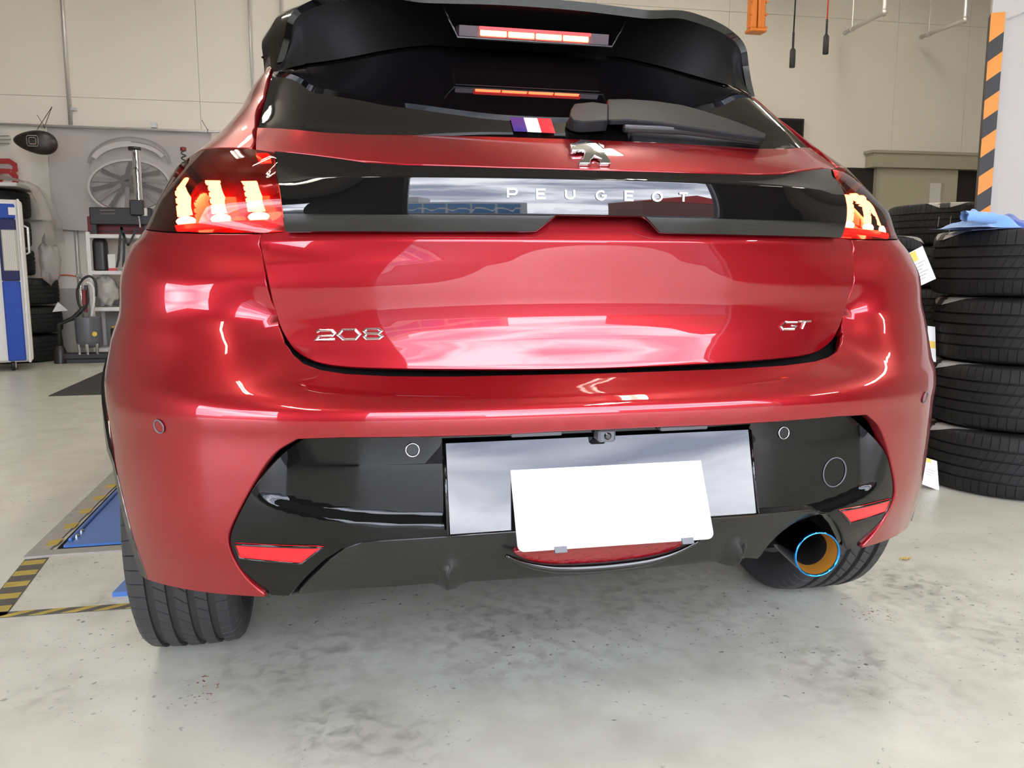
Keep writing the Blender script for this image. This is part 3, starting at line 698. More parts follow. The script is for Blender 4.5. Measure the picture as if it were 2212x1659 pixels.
# --- tail lamps
claws = [[(376,366),(410,368),(419,456),(386,458)], [(455,368),(488,368),(500,458),(467,458)], [(534,371),(566,371),(582,458),(547,458)]]
blobs = [(404,472),(484,471),(565,470)]
for s in (-1, 1):
    ms = lambda l: [(u*-s, z) for u, z in l]
    lab = 'lit red tail lamp with three glowing claws on the %s' % ('left' if s < 0 else 'right')
    lp = [(u*.998, z) for u, z in LAMP]
    H_ = skin('tail_lamp', ms(lp), S_BODY, 'lamp_body', CAR, .014, off=-.045, depth=0, label=lab)
    rim = [S_BODY(*p) for p in resample(ms(lp), .012)]; rin = [S_BODY(*p)-normal(S_BODY, *p)*.046 for p in resample(ms(lp), .012)]
    MB().grid([rim, rin], closed=True).build('lamp_wall', 'inner_black', H_)
    for k, cl in enumerate(claws):
        (ax, ay), (bx, by), (cx, cy), (dx, dy) = cl; edge = []
        for i in range(24):
            f = i/23; nt_ = 6.0 if (i % 4 == 3 and 4 < i < 20) else 0
            edge.append((dx+(ax-dx)*f+nt_, dy+(ay-dy)*f))
        pl = [(bx, by), ((bx+cx)/2, (by+cy)/2), (cx, cy)]+edge
        skin('light_claw', ms(hits_u(pl, .022)), S_BODY, 'claw', H_, .008, off=-.022, depth=.003, rim=.0005)
        bx, by = blobs[k]
        el = [(bx+21*math.cos(a)*(1-.1*abs(math.sin(a))), by+10*math.sin(a)) for a in [2*math.pi*i/20 for i in range(20)]]
        skin('lower_light', ms(hits_u(el, .016)), S_BODY, 'claw_low', H_, .006, off=-.016, depth=.004, rim=.0005)
    skin('light_bar', ms(hits_u([(380,482),(586,479),(587,487),(384,490)], .012)), S_BODY, 'claw_rim', H_, .01, off=-.012, depth=.006)
    skin('lamp_lens', ms(lp), S_BODY, 'lens_smoke', H_, .011, off=0, depth=0)

# --- spoiler
def win_y(x, z): return S_PAN(x, z).y
rear = [(-.537,-.038,1.221),(-.524,-.042,1.255),(-.513,-.047,1.290),(-.506,-.050,1.318),(-.492,-.053,1.338),(-.468,-.058,1.353),(-.435,-.068,1.365),(-.387,-.082,1.374),(-.324,-.098,1.379),(-.25,-.110,1.371),(-.20,-.114,1.371),(-.1,-.119,1.374),(0,-.120,1.375)]
fwd = [(-.560,.045,1.235),(-.562,.06,1.27),(-.566,.09,1.305),(-.562,.13,1.335),(-.548,.18,1.36),(-.52,.22,1.378),(-.48,.25,1.39),(-.42,.27,1.402),(-.35,.28,1.412),(-.26,.29,1.418),(-.2,.29,1.42),(-.1,.29,1.423),(0,.29,1.424)]
inn = []
for i, p in enumerate(rear):
    if i < 4: x = -.537+.02*i; z = 1.221+.004*i
    else: x = p[0]*.96; z = 1.236+.068*sst((.5-abs(p[0]))/.30)
    inn.append((x, win_y(x, z)-.004, z))
def full(l): return [Vector(p) for p in l]+[Vector((-p[0], p[1], p[2])) for p in reversed(l[:-1])]
Rr, Ff, Ii = full(rear), full(fwd), full(inn)
def refine(l, k=4):
    out = []
    for i in range(len(l)-1):
        p0, p1, p2, p3 = l[max(i-1,0)], l[i], l[i+1], l[min(i+2,len(l)-1)]
        for j in range(k):
            t = j/k; out.append(.5*(2*p1+(p2-p0)*t+(2*p0-5*p1+4*p2-p3)*t*t+(3*p1-p0-3*p2+p3)*t**3))
    return out+[l[-1]]
Rr, Ff, Ii = refine(Rr), refine(Ff), refine(Ii)
cen = Vector((0,.05,1.25))
lip = [p+Vector((-.012*math.copysign(1, p.x)*min(1, abs(p.x)/.4)**4, .006, -.016*(1-min(1, abs(p.x)/.52)**6))) for p in Rr]
mid = [a*.5+b*.5+Vector((0, .012, .022)) for a, b in zip(Rr, Ff)]
rows = [Ff, [a*.3+b*.7 for a, b in zip(Ff, mid)], mid, [a*.85+b*.15+Vector((0,0,.006)) for a, b in zip(Rr, Ff)], Rr]
SP = MB().grid(rows).grid([Rr, lip]).build('roof_spoiler', 'gloss_black', CAR, angle=28, label='gloss black roof spoiler')
MB().grid([lip, [a*.6+b*.4+Vector((0,.015,.012)) for a, b in zip(lip, Ii)], Ii]).build('spoiler_underside', 'matte_black', SP, smooth=True)
# high brake light
bl = [Vector((-.162,-.088,1.322)), Vector((.162,-.088,1.322)), Vector((.162,-.083,1.300)), Vector((-.162,-.083,1.300))]
BK = MB().prism(bl, None, Vector((0,.05,.01))).build('brake_lamp', 'brake_clear', SP, label='high-mounted brake lamp bar')
for i in range(4):
    x0 = -.118+.0595*i; x1 = x0+.056
    MB().rbox(((x0+x1)/2, -.0865, 1.3100), (x1-x0, .004, .0125), .0015).build('brake_led', 'brake_led', BK)
MB().prism([Vector((-.121,-.0905,1.3215)), Vector((.121,-.0905,1.3215)), Vector((.121,-.0895,1.3145)), Vector((-.121,-.0895,1.3145))], None, Vector((0,.004,0))).build('brake_haze', 'brake_haze', BK)
MB().tube([Vector((-.196,-.100,1.350)), Vector((-.167,-.092,1.296)), Vector((.167,-.092,1.296)), Vector((.196,-.100,1.350))], .0035, 8).build('brake_frame', 'gloss_black', BK, smooth=True)

# --- wiper
S_WIP = lambda x, z: S_PAN(x, z)+Vector((0,-.045,0))
S_BLD = lambda x, z: S_PAN(x, z)+Vector((0,-.024,0))
def hits_off(l, dy):
    out = []
    for px, py in l:
        d = ray(px, py).normalized(); t = 1.0
        F = lambda t: (CAM+d*t).y+dy-S_PAN(max(-.56, min(.56, (CAM+d*t).x)), (CAM+d*t).z).y
        while F(t) < 0 and t < 3: t += .01
        a, b = t-.01, t
        for _ in range(22):
            m = (a+b)/2
            if F(m) >= 0: b = m
            else: a = m
        p = CAM+d*b; out.append((p.x, p.z))
    return out
z5 = lambda l: zoomed(1040, 0, s_, l)
W1 = skin('wiper_arm', hits_off(z5([(952,778),(950,742),(1100,740),(1300,755),(1500,785),(1650,825),(1850,890),(2000,945),(2118,996),(2108,1022),(1900,995),(1650,955),(1300,905),(1100,888),(950,892)]), .045), S_WIP, 'wiper_grey', CAR, .012, depth=.009)
skin('wiper_cap', hits_off(z5([(678,810),(700,775),(830,762),(940,778),(936,893),(760,903),(690,893),(668,860)]), .05), lambda x, z: S_PAN(x, z)+Vector((0,-.05,0)), 'wiper_grey', W1, .01, depth=.02)
pv = hit(1247, 275, 'pan'); pn = normal(S_PAN, pv[0], pv[1])
MB().lathe([(.022,0),(.022,.005),(.018,.012),(.011,.016),(.011,.024)], S_PAN(pv[0], pv[1]), tuple(pn), 24).build('wiper_pivot', 'wiper_grey', W1, angle=40)
for nm, l, m, dy in (('wiper_blade', [(1068,918),(1500,935),(2110,1012),(2104,1035),(1500,962),(1070,945)], 'trim_black', .030), ('wiper_rubber', [(1075,952),(1500,968),(2095,1042),(2085,1072),(1500,1000),(1110,975)], 'trim_black', .012)):
    skin(nm, hits_off(z5(l), dy), (lambda dy: lambda x, z: S_PAN(x, z)+Vector((0,-dy,0)))(dy), m, W1, .012, depth=.01)
skin('blade_spine', hits_off(z5([(1075,930),(1500,946),(2100,1022),(2100,1029),(1500,954),(1075,937)]), .034), lambda x, z: S_PAN(x, z)+Vector((0,-.034,0)), 'grey_plastic', W1, .012, depth=.004, rim=.0005)
# --- flag sticker
fl = [(1101.5,254),(1189.5,257),(1199.5,288.5),(1110,284.5)]
FS = None
for k, m in enumerate(('flag_blue','flag_white','flag_red')):
    L_ = lambda a, b, f: (a[0]+(b[0]-a[0])*f, a[1]+(b[1]-a[1])*f)
    qd = [L_(fl[0],fl[1],k/3), L_(fl[0],fl[1],(k+1)/3), L_(fl[3],fl[2],(k+1)/3), L_(fl[3],fl[2],k/3)]
    o = skin('flag_sticker' if FS is None else 'flag_stripe', hits(qd, 'pan'), S_PAN, m, FS or CAR, .01, off=.0008, depth=0, label='blue, white and red flag sticker' if FS is None else None)
    FS = FS or o
# --- badges : ribbons laid on the skin
def ribbon(mb, pts, w, fn, d, closed=False, base=0.0):
    N = len(pts); L_, R_ = [], []
    for i in range(N):
        a = pts[i-1] if (i > 0 or closed) else pts[i]; b = pts[(i+1) % N] if (i < N-1 or closed) else pts[i]; c = pts[i]
        d1 = Vector((c[0]-a[0], c[1]-a[1])); d2 = Vector((b[0]-c[0], b[1]-c[1]))
        if d1.length < 1e-9: d1 = d2
        if d2.length < 1e-9: d2 = d1
        d1.normalize(); d2.normalize(); t = (d1+d2); t = t.normalized() if t.length > 1e-6 else d1
        k = min(2.0, 1/max(.3, t.dot(d1))); n = Vector((-t.y, t.x))*w/2*k
        L_.append((c[0]+n.x, c[1]+n.y)); R_.append((c[0]-n.x, c[1]-n.y))
    P = lambda q, h: fn(*q)+normal(fn, *q)*h
    rows = []
    for l, c, r in zip(L_, pts, R_): rows.append([P(l, base), P(l, d*.75), P(c, d), P(r, d*.75), P(r, base)])
    if closed: rows.append(rows[0])
    mb.grid(rows)
    if not closed: mb.f += [tuple(len(mb.v)-5+i for i in range(5)), tuple(len(mb.v)-len(rows)*5+i for i in range(5))]
def arc(cx, cy, rx, ry, a0, a1, n=9): return [(cx+rx*math.cos(math.radians(a0+(a1-a0)*i/n)), cy+ry*math.sin(math.radians(a0+(a1-a0)*i/n))) for i in range(n+1)]
GL = {'P': [[(0,0),(0,1),(.62,1)]+arc(.62,.70,.30,.30,90,-90,6)[1:]+[(0,.40)]], 'E': [[(.9,0),(0,0),(0,1),(.9,1)],[(0,.5),(.8,.5)]],
      'U': [[(0,1),(0,.35)]+arc(.45,.35,.45,.35,180,360,8)[1:]+[(.9,1)]], 'G': [arc(.5,.5,.5,.5,48,330,14)+[(.98,.48),(.55,.48)]],
      'O': [arc(.5,.5,.52,.5,0,342,18)], 'T': [[(0,1),(.95,1)],[(.475,1),(.475,0)]]}
cx_ = [1106.5,1169,1231,1297,1359,1418.5,1475.5]; cy_ = [418,419.5,420,422.5,423.5,425,427]
for k, ch in enumerate('PEUGEOT'):
    x0, z0 = hits([(cx_[k], cy_[k])], 'pan')[0]; hh = .0135; ww = .0155; mb = MB()
    for st in GL[ch]: ribbon(mb, [(x0+(a-.46)*ww, z0+(b-.5)*hh) for a, b in st], .0032, S_PAN, .003, closed=(ch == 'O'))
    mb.build('letter', 'letter_silver', panel, smooth=False)
zz = lambda l: hits(zoomed(660, 690, 11.06, l), 'low')
for strokes in ([([(275,300),(345,262),(640,262),(700,328),(640,390),(330,405),(255,495),(705,480)], 0)], [([(890,250),(1190,245),(1300,352),(1195,472),(915,477),(785,368)], 1)],
                [([(1460,232),(1740,228),(1812,275),(1755,330),(1460,335),(1408,282)], 1), ([(1460,345),(1745,342),(1830,402),(1755,458),(1465,466),(1408,408)], 1)]):
    mb = MB()
    for l, cl in strokes: ribbon(mb, zz(l), .0042, S_LOW, .004, bool(cl))
    mb.build('number_badge', 'chrome', gate_low)
zz = lambda l: hits(zoomed(1572, 400, s_, l), 'low')
for strokes in ([([(512,1024),(425,1024),(393,1055),(407,1077),(488,1075),(507,1052),(466,1051)], 0)], [([(520,1019),(614,1014)], 0), ([(572,1017),(548,1073)], 0)]):
    mb = MB()
    for l, cl in strokes: ribbon(mb, zz(l), .0040, S_LOW, .004, bool(cl))
    mb.build('letter_badge', 'chrome', gate_low)
# lion emblem
ez = lambda l: hits(zoomed(1200, 290, 13.825, l), 'pan')
EM = skin('lion_emblem', ez([(435,375),(560,352),(680,305),(735,245),(800,272),(900,268),(1100,312),(1230,395),(1330,540),(1480,690),(1600,860),(1605,950),(1320,950),(1320,885),(1385,815),(1140,705),(1090,765),(1010,850),(1005,940),(700,935),(700,872),(825,845),(845,720),(890,610),(820,545),(560,555),(470,548),(440,485),(600,470),(600,430),(440,420)]), S_PAN, 'chrome', CAR, .004, off=.006, depth=.006, rim=.001, label='chrome lion emblem')
for l in ([(1235,385),(1415,530),(1410,585),(1225,440)], [(1255,310),(1430,430),(1425,478),(1262,362)]):
    skin('mane', ez(l), S_PAN, 'chrome', EM, .004, off=.005, depth=.005, rim=.0008)
# --- exhaust
ea = Vector((-.10,-1,-.06)).normalized(); ec = Vector((.413,-.560,.3085))
EX = MB().lathe([(.028,-.26),(.040,-.16),(.042,-.10),(.043,-.075)], ec, tuple(ea), 40, cap=False).build('exhaust_tip', 'tip_steel', CAR, smooth=True, label='burnt titanium exhaust tip')
MB().lathe([(.043,-.075),(.0432,-.03),(.0432,-.004)], ec, tuple(ea), 40, cap=False).build('burnt_sleeve', 'tip_dark', EX, smooth=True)
MB().lathe([(.0432,-.005),(.0437,-.001),(.0425,.002),(.0405,.0015),(.0395,-.003)], ec, tuple(ea), 40, cap=False).build('rolled_rim', 'tip_blue', EX, smooth=True)
MB().lathe([(.0395,-.003),(.0370,-.014),(.0335,-.030)], ec, tuple(ea), 40, cap=False).build('inner_sleeve', 'tip_gold', EX, smooth=True)
MB().lathe([(.0335,-.030),(.032,-.031),(.032,-.25)], ec, tuple(ea), 40, cap=False).lathe([(.0325,-.25),(.001,-.25)], ec, tuple(ea), 40, cap=False).build('bore', 'inner_black', EX, smooth=True)
# --- wheels
def tyre_mesh(name, R=.312, W=.205, pitches=64, rimr=.216, grooves=(-.054,-.018,.019,.055), gw=.0135, skew=.16, seg=4, sd=.0045):
    hw = W/2; prof = []                                    # (axial, radius, tread flag)
    prof += [(-hw*.80, rimr, 0), (-hw*.97, rimr+.03, 0), (-hw, R-.055, 0), (-hw*.965, R-.026, 0), (-hw*.91, R-.012, 1), (-hw*.82, R-.0045, 1)]
    edge = -hw*.82
    for g in grooves:
        r = R-.004*(g/hw)**2
        prof += [(g-gw/2-.0005, r, 1), (g-gw/2+.0005, r-.008, 0), (g+gw/2-.0005, r-.008, 0), (g+gw/2+.0005, r, 1)]
    prof += [(-a, r, t) for a, r, t in reversed(prof[:6])]
    fr = [0, .03, .065, .10] if seg == 4 else [0]
    rows = []
    for p in range(pitches):
        for fi, f in enumerate(fr):
            row = []
            for a, r, t in prof:
                th = 2*math.pi*(p+f)/pitches+skew*math.sin(a/hw*2.2)*.9
                rd = r-(.0045 if abs(a) > hw*.6 else sd) if (t and fi in (1, 2)) else r
                row.append(Vector((a, rd*math.cos(th), rd*math.sin(th))))
            rows.append(row)
    rows.append(rows[0])
    me_b = MB(); n = len(prof); vs = [v for r in rows[:-1] for v in r]; N = len(rows)-1; fs = []
    for i in range(N):
        j = (i+1) % N
        for k in range(n-1): fs.append((i*n+k, i*n+k+1, j*n+k+1, j*n+k))
        fs.append((i*n+n-1, i*n, j*n, j*n+n-1))
    me_b.add(vs, fs); return me_b
tb = tyre_mesh('tyre', sd=.003)
TY = None
for s in (-1, 1):
    for y in (0, 2.54):
        if TY is None: TY = tb.build('tyre', 'rubber', CAR, angle=30); o = TY
        else: o = TY.copy(); COL.objects.link(o)
        o.location = (s*.737, y+.06, .3115)
        if s > 0: o.rotation_euler = (0, 0, math.pi)
        w_ = MB().lathe([(.217,-.08),(.20,-.07),(.19,.0),(.05,.02),(.05,.06),(.20,.075),(.217,.085)], (0,0,0), 'X', 36).build('wheel_rim', 'alu', o, angle=40)
# ------------------------------------------------------------------ things round the car
mat('film_grey', (.38, .37, .35), .3); mat('paper', (.72, .71, .69), .6); mat('yellow_tape', (.72, .50, .08), .5); mat('ink', (.35, .34, .34), .6)
mat('towel_light', (.16, .33, .66), .9, sheen=.4, bump=(300,.4,.002)); mat('towel_dark', (.018, .07, .36), .9, sheen=.4, bump=(300,.4,.002))
mat('hazard_orange', (.72, .26, .015), .45, vary=(14,.12)); mat('hazard_black', (.018, .017, .016), .5)
mat('orange_plastic', (.62, .17, .012), .4); mat('cable_black', (.012, .012, .012), .5); mat('cable_orange', (.75, .07, .02), .45)
mat('galv', (.62, .61, .59), .35, .45); mat('banner_grey', (.44, .41, .40), .6, vary=(2,.12)); mat('banner_white', (.66, .63, .57), .6); mat('print_red', (.33, .02, .02), .5)
mat('print_dark', (.12, .105, .105), .5); mat('print_light', (.52, .49, .48), .45); mat('print_mid', (.24, .22, .22), .5)
mat('leather', (.020, .012, .010), .4); mat('blue_machine', (.012, .055, .33), .5, spec=.25); mat('blue_dark', (.010, .013, .075), .5, spec=.25); mat('machine_white', (.66, .64, .60), .4)
mat('mesh_beige', (.42, .40, .33), .6); mat('tank_grey', (.10, .105, .12), .28); mat('red_case', (.19, .012, .010), .45); mat('black_case', (.016, .013, .013), .4)
mat('shelf_white', (.70, .68, .66), .5); mat('card_brown', (.30, .13, .05), .8); mat('door_beige', (.42, .385, .285), .5); mat('door_dark', (.012, .007, .007), .6); mat('header_beige', (.36, .335, .25), .5)
mat('lift_blue', (.065, .16, .44), .3, vary=(5,.1)); mat('concrete', (.30, .285, .25), .8, vary=(25,.25)); mat('tape_black', (.075, .068, .058), .7, vary=(40,.35)); mat('tape_yellow', (.40, .30, .055), .7, vary=(35,.35))
mat('rubber_mat', (.020, .0195, .019), .55); mat('leaf_dry', (.62, .44, .13), .7); mat('white_plastic', (.62, .60, .58), .4); mat('pink_red', (.6, .06, .08), .4)

# ---- tyre stacks on the right and on the left
TB = tyre_mesh('stack', R=.335, W=.238, pitches=72, rimr=.225, grooves=(-.058,-.020,.020,.058), gw=.007, skew=.10, sd=.0012)
TR0 = None
def stack_tyre(x, y, z, label, group, rot=0.0, scale=1.0, band=None, name='tyre'):
    global TR0
    root = thing('stacked_tyre', (x, y, z), label, 'tyre', group)
    if TR0 is None:
        TB.v = [Vector((v.y+x, v.z+y, v.x+z)) for v in TB.v]; TR0 = TB.build('tread', 'rubber_dark', root, angle=30)
        o = TR0
    else: o = TR0.copy(); COL.objects.link(o); o.parent = root
    o.rotation_euler = (0, 0, rot); o.scale = (scale, scale, 1)
    if band:                       # grey film wrapped over the upper shoulder with a dark strap between
        a0, a1, b0, b1 = band
        prof = [(.255,.1165),(.275,.1165),(.298,.1165),(.317,.113),(.328,.098),(.335,.085)]
        for nm, m, p0, p1, k in (('film_wrap','film_grey',a0,b0,4),('strap','hazard_black',b0,b1,6),('film_wrap','film_grey',b1,a1,4)):
            rows = []
            for i in range(9):
                a = math.radians(p0+(p1-p0)*i/8); f = i/8
                cut = (len(prof)-1) if nm == 'strap' else max(1.2, (len(prof)-1)*( (.35+.65*f) if p0 == a0 else (1-.75*f)))
                row = []
                for j in range(k+1):
                    t = cut*j/k; q = min(int(t), len(prof)-2); g = t-q
                    r = prof[q][0]+(prof[q+1][0]-prof[q][0])*g+.003; h = prof[q][1]+(prof[q+1][1]-prof[q][1])*g+.0015
                    row.append(Vector((x+r*scale*math.cos(a), y+r*scale*math.sin(a), z+h)))
                rows.append(row)
            MB().grid(rows).build(nm, m, root, smooth=True)
    return root
# front stack (4), middle stack (4), rear stack (5)
AX, AY = 2.17, .80
pos4 = ('bottom tyre', 'second tyre from the floor', 'third tyre from the floor', 'topmost tyre')
for k in range(4):
    stack_tyre(AX+.008*((k*7) % 3-1), AY, .121+.2435*k, '%s of the tall black stack nearest the car on the right' % pos4[k], 'tyres stacked on the right', .3+k*.9, 1.0, (136, 204, 159, 167))
for k in range(4):
    stack_tyre(1.80, 1.47, .121+.243*k, '%s of the stack half hidden behind the right tail lamp' % pos4[k], 'tyres stacked on the right', 1.1+k*.6, 1.0, (268, 330, 318, 322) if k == 3 else None)
pos5 = ('bottom tyre', 'second tyre', 'middle tyre', 'fourth tyre', 'topmost tyre')
for k in range(5):
    stack_tyre(3.22, 2.50, .121+.2435*k, '%s of the rear stack in front of the beige door' % pos5[k], 'tyres stacked on the right', .7+k, 1.0, (203, 260, 222, 231) if k == 4 else None)
# chalk marks on the rear stack
def tag_card(px, quad, depth_pt, label, yellow=None, lines=0):
    d0 = (depth_pt-CAM).dot(C_F)
    P = [CAM+ray(a, b)*(d0/F_PX) for a, b in quad]; c = sum(P, Vector())/4
    root = thing('tyre_tag', c, label, 'tag', 'paper tags on the tyres'); n = (P[1]-P[0]).cross(P[3]-P[0]).normalized(); n = n if n.dot(CAM-c) > 0 else -n
    MB().prism(P, None, -n*.002).build('sleeve', 'paper', root)
    ip = lambda u, v: (P[0]*(1-u)+P[1]*u)*(1-v)+(P[3]*(1-u)+P[2]*u)*v+n*.001
    if yellow: u0, u1, v0, v1 = yellow; MB().prism([ip(u0,v0), ip(u1,v0), ip(u1,v1), ip(u0,v1)], None, -n*.0008).build('yellow_sticker', 'yellow_tape', root)
    for k in range(lines):
        v = .38+.09*k; MB().prism([ip(.16,v), ip(.82-.12*(k%3),v), ip(.82-.12*(k%3),v+.022), ip(.16,v+.022)], None, -n*.0006).build('print_line', 'ink', root)
tag_card(0, [(1953,552),(1993,531),(2022,602),(1978,622)], Vector((1.83,.83,.9)), 'white paper tag with yellow sticker hanging from the topmost tyre', (.22,.58,.02,.30), 6)
tag_card(0, [(2004,704),(2020,706),(2022,782),(2006,780)], Vector((1.83,.90,.6)), 'narrow paper tag with yellow sticker on the third tyre', (.1,.95,.42,.62), 0)
tag_card(0, [(2008,815),(2018,815),(2019,892),(2008,890)], Vector((1.83,.92,.4)), 'sliver of a paper tag beside the second tyre', (.1,.9,.40,.58), 0)
tag_card(0, [(1998,988),(2020,992),(2030,1003),(2028,1062),(1990,1048)][0:1]+[(2024,996),(2029,1060),(1992,1046)], Vector((1.80,.78,.12)), 'white plastic tag at the foot of the stack', (.1,.5,.0,.14), 3)
# chalk numbers on the rear topmost tyre
CH = thing('chalk_mark', Vector((2.93,2.3,1.09)), 'rough pale chalk strokes drawn on the rear topmost tyre', 'mark'); ang0 = math.atan2(CAM.y-2.50, CAM.x-3.22)
mat('chalk', (.30, .26, .22), .9)
for a, z0, z1 in ((-.13,.02,.075),(-.02,.0,.09),(.09,.03,.085)):
    th = ang0-a*1.6; MB().tube([Vector((3.22+.338*math.cos(th), 2.50+.338*math.sin(th), 1.045+z0)), Vector((3.22+.338*math.cos(th+.01), 2.50+.338*math.sin(th+.01), 1.045+z1))], .0022, 5).build('stroke', 'chalk', CH)
# ---- blue towels on top of the front stack
zt = .121+.2435*3+.119
def crumple(name, label, pxs, yv, m, seed, h):
    rnd = random.Random(seed); a, b = at_y(pxs[0], 490, yv), at_y(pxs[1], 490, yv); root = thing(name, Vector(((a.x+b.x)/2, yv, zt)), label, 'towel', 'blue towels on the tyres'); rows = []
    ph = [rnd.uniform(0, 6) for _ in range(8)]
    for i in range(29):
        f = i/28; row = []
        for j in range(15):
            g = j/14; x = a.x+(b.x-a.x)*f+.012*math.sin(ph[0]+9*g); y = yv+(g-.5)*.20+.015*math.sin(ph[1]+8*f)
            e = math.sin(math.pi*g)**.7*min(1, 6*f, 6*(1-f)+.05)
            hh = h[0]+(h[1]-h[0])*f; z = zt+.004+e*hh*(.55+.30*math.sin(ph[2]+7*f+3*g)+.22*math.sin(ph[3]+13*f-6*g)+.12*math.sin(ph[4]+21*f+11*g))
            row.append(Vector((x, y, max(zt+.004, z))))
        rows.append(row)
    MB().grid(rows).build('cloth', m, root, smooth=True); return root
T1 = crumple('shop_towel', 'light blue towel rolled up on the topmost front tyre', (2050,2150), .74, 'towel_light', 3, (.012,.10))
c0, c1 = at_y(2082, 478, .64), at_y(2146, 482, .64)
rows = []
for i in range(13):
    p = c0+(c1-c0)*i/12; rows.append([p+Vector((.004*math.sin(5*t), .022*math.cos(t)*(1-.018*k), .016+.022*math.sin(t)*(1-.018*k))) for k, t in enumerate([2*math.pi*q/14 for q in range(26)])])
MB().grid(rows).build('rolled_edge', 'towel_light', T1, smooth=True)
crumple('shop_towel', 'dark blue crumpled towel beside the light blue one', (2140,2300), .78, 'towel_dark', 11, (.05,.085))
# ---- partition wall with striped guard is part of the setting; the guard itself is a thing
GD = thing('corner_guard', (CX, CYc, 0), 'orange and black striped corner guard on the white partition end', 'corner guard')
gz1 = at_y(2145, 30, CYc).z; gw = .052
GP = lambda d, n, z: P0+PD*d+PN*n+Vector((0,0,z))
MB().prism([GP(-.006,-.011,0), GP(gw,-.011,0), GP(gw,-.011,gz1), GP(-.006,-.011,gz1)], None, PN*.010).prism([GP(-.006,-.001,0), GP(-.006,-.001,gz1), GP(-.006,.06,gz1), GP(-.006,.06,0)], None, PD*.005).build('backing', 'hazard_black', GD)
z = gz1; k = 0; hgt = .0865; sl = .042
while z > .02:
    if k % 2 == 0:
        zb0 = max(z-hgt, 0); top_l = z-(sl if k else 0)
        MB().prism([GP(-.006,-.0135,zb0-sl if zb0 > sl else 0), GP(gw,-.0135,zb0), GP(gw,-.0135,z), GP(-.006,-.0135,top_l)], None, PN*.002).build('stripe', 'hazard_orange', GD)
    z -= hgt; k += 1
t = thing('wall_cable', GP(.07,-.01,gz1), 'thin grey cable running across the top of the white partition', 'cable')
MB().tube([GP(gw+.01,-.008,gz1-.03), GP(.20,-.008,gz1+.02), GP(.6,-.008,gz1+.16)], .004, 6).build('cable', 'galv', t)
# ---- rear door with header
def wq(px, py, off): return at_wall(px, py, off)
D1 = struct(bpy.data.objects.new('door_1', None)); COL.objects.link(D1); OFF['door_1'] = Vector()
xa, xb = wq(1826,400,0).x, wq(2200,400,0).x
zh0, zh1 = wq(1990,364,.1).z, wq(1990,333,.1).z
wall_box(xa, xb, 0, zh0, .001, .02, MB()).build('opening', 'door_dark', D1)
wall_box(wq(1886,340,.14).x, xb, zh0, zh1, .001, .14, MB()).build('header', 'header_beige', D1)
wall_box(wq(1884,340,.16).x, xb, zh1-.005, zh1+.025, .001, .16, MB()).build('header_cap', 'header_beige', D1)
wall_box(wq(1897,400,.07).x, wq(2068,400,.07).x, .02, zh0-.003, .03, .07, MB()).build('leaf', 'door_beige', D1)
wall_box(wq(1892,400,.07).x, wq(1898,400,.07).x, .02, zh0-.003, .02, .08, MB()).build('jamb', 'header_beige', D1)
ph = wall_box(wq(2010,400,.075).x, wq(2040,400,.075).x, wq(2025,425,.075).z-.12, wq(2025,396,.075).z, .066, .073, MB()).build('recessed_pull', 'white_plastic', D1)
wall_box(wq(2034,400,.08).x, wq(2040,400,.08).x, wq(2025,425,.075).z-.12, wq(2025,396,.075).z, .07, .078, MB()).build('pull_edge', 'header_beige', D1)
p = wq(1736, 268, .06); TV = thing('wall_screen', (p.x-.35, p.y, p.z-.1), 'black flat screen on the rear wall behind the car roof pillar', 'screen')
wall_box(p.x-.75, wq(1736,268,.06).x, wq(1736,285,.06).z-.22, wq(1736,257,.06).z, .02, .07, MB()).build('screen_body', 'black_case', TV)
wall_box(p.x-.73, wq(1736,268,.06).x-.02, wq(1736,285,.06).z-.20, wq(1736,257,.06).z-.02, .07, .072, MB()).build('screen_glass', 'glass_dark', TV)
# ---- hanging things, top right
HY = 3.3
c = at_y(1634, 30, HY); H = thing('hoist_controller', c, 'orange hanging hoist block beside the roof spoiler', 'hoist')
x0, x1, xm = at_y(1618,40,HY).x, at_y(1649,40,HY).x, at_y(1632,40,HY).x; zb_ = at_y(1634, 72, HY).z
MB().rbox(((x0+xm)/2-.002, HY, zb_+.32), (xm-x0-.004, .07, .60), .008).build('body_half', 'orange_plastic', H)
MB().rbox(((x1+xm)/2+.002, HY, zb_+.32), (x1-xm-.004, .07, .60), .008).build('body_half', 'orange_plastic', H)
MB().rbox(((x0+x1)/2, HY, zb_+.012), (x1-x0+.014, .085, .024), .006).build('end_cap', 'orange_plastic', H)
for s in (x0-.004, x1+.004):
    for dz in (.03, .11, .19, .27): MB().lathe([(.008,-.006),(.008,.006)], (s, HY-.03, zb_+dz), 'Y', 10).build('bolt', 'orange_plastic', H)
MB().tube([((x0+x1)/2, HY, zb_+.6), ((x0+x1)/2, HY, ZC)], .008, 8).build('cable', 'cable_black', H)
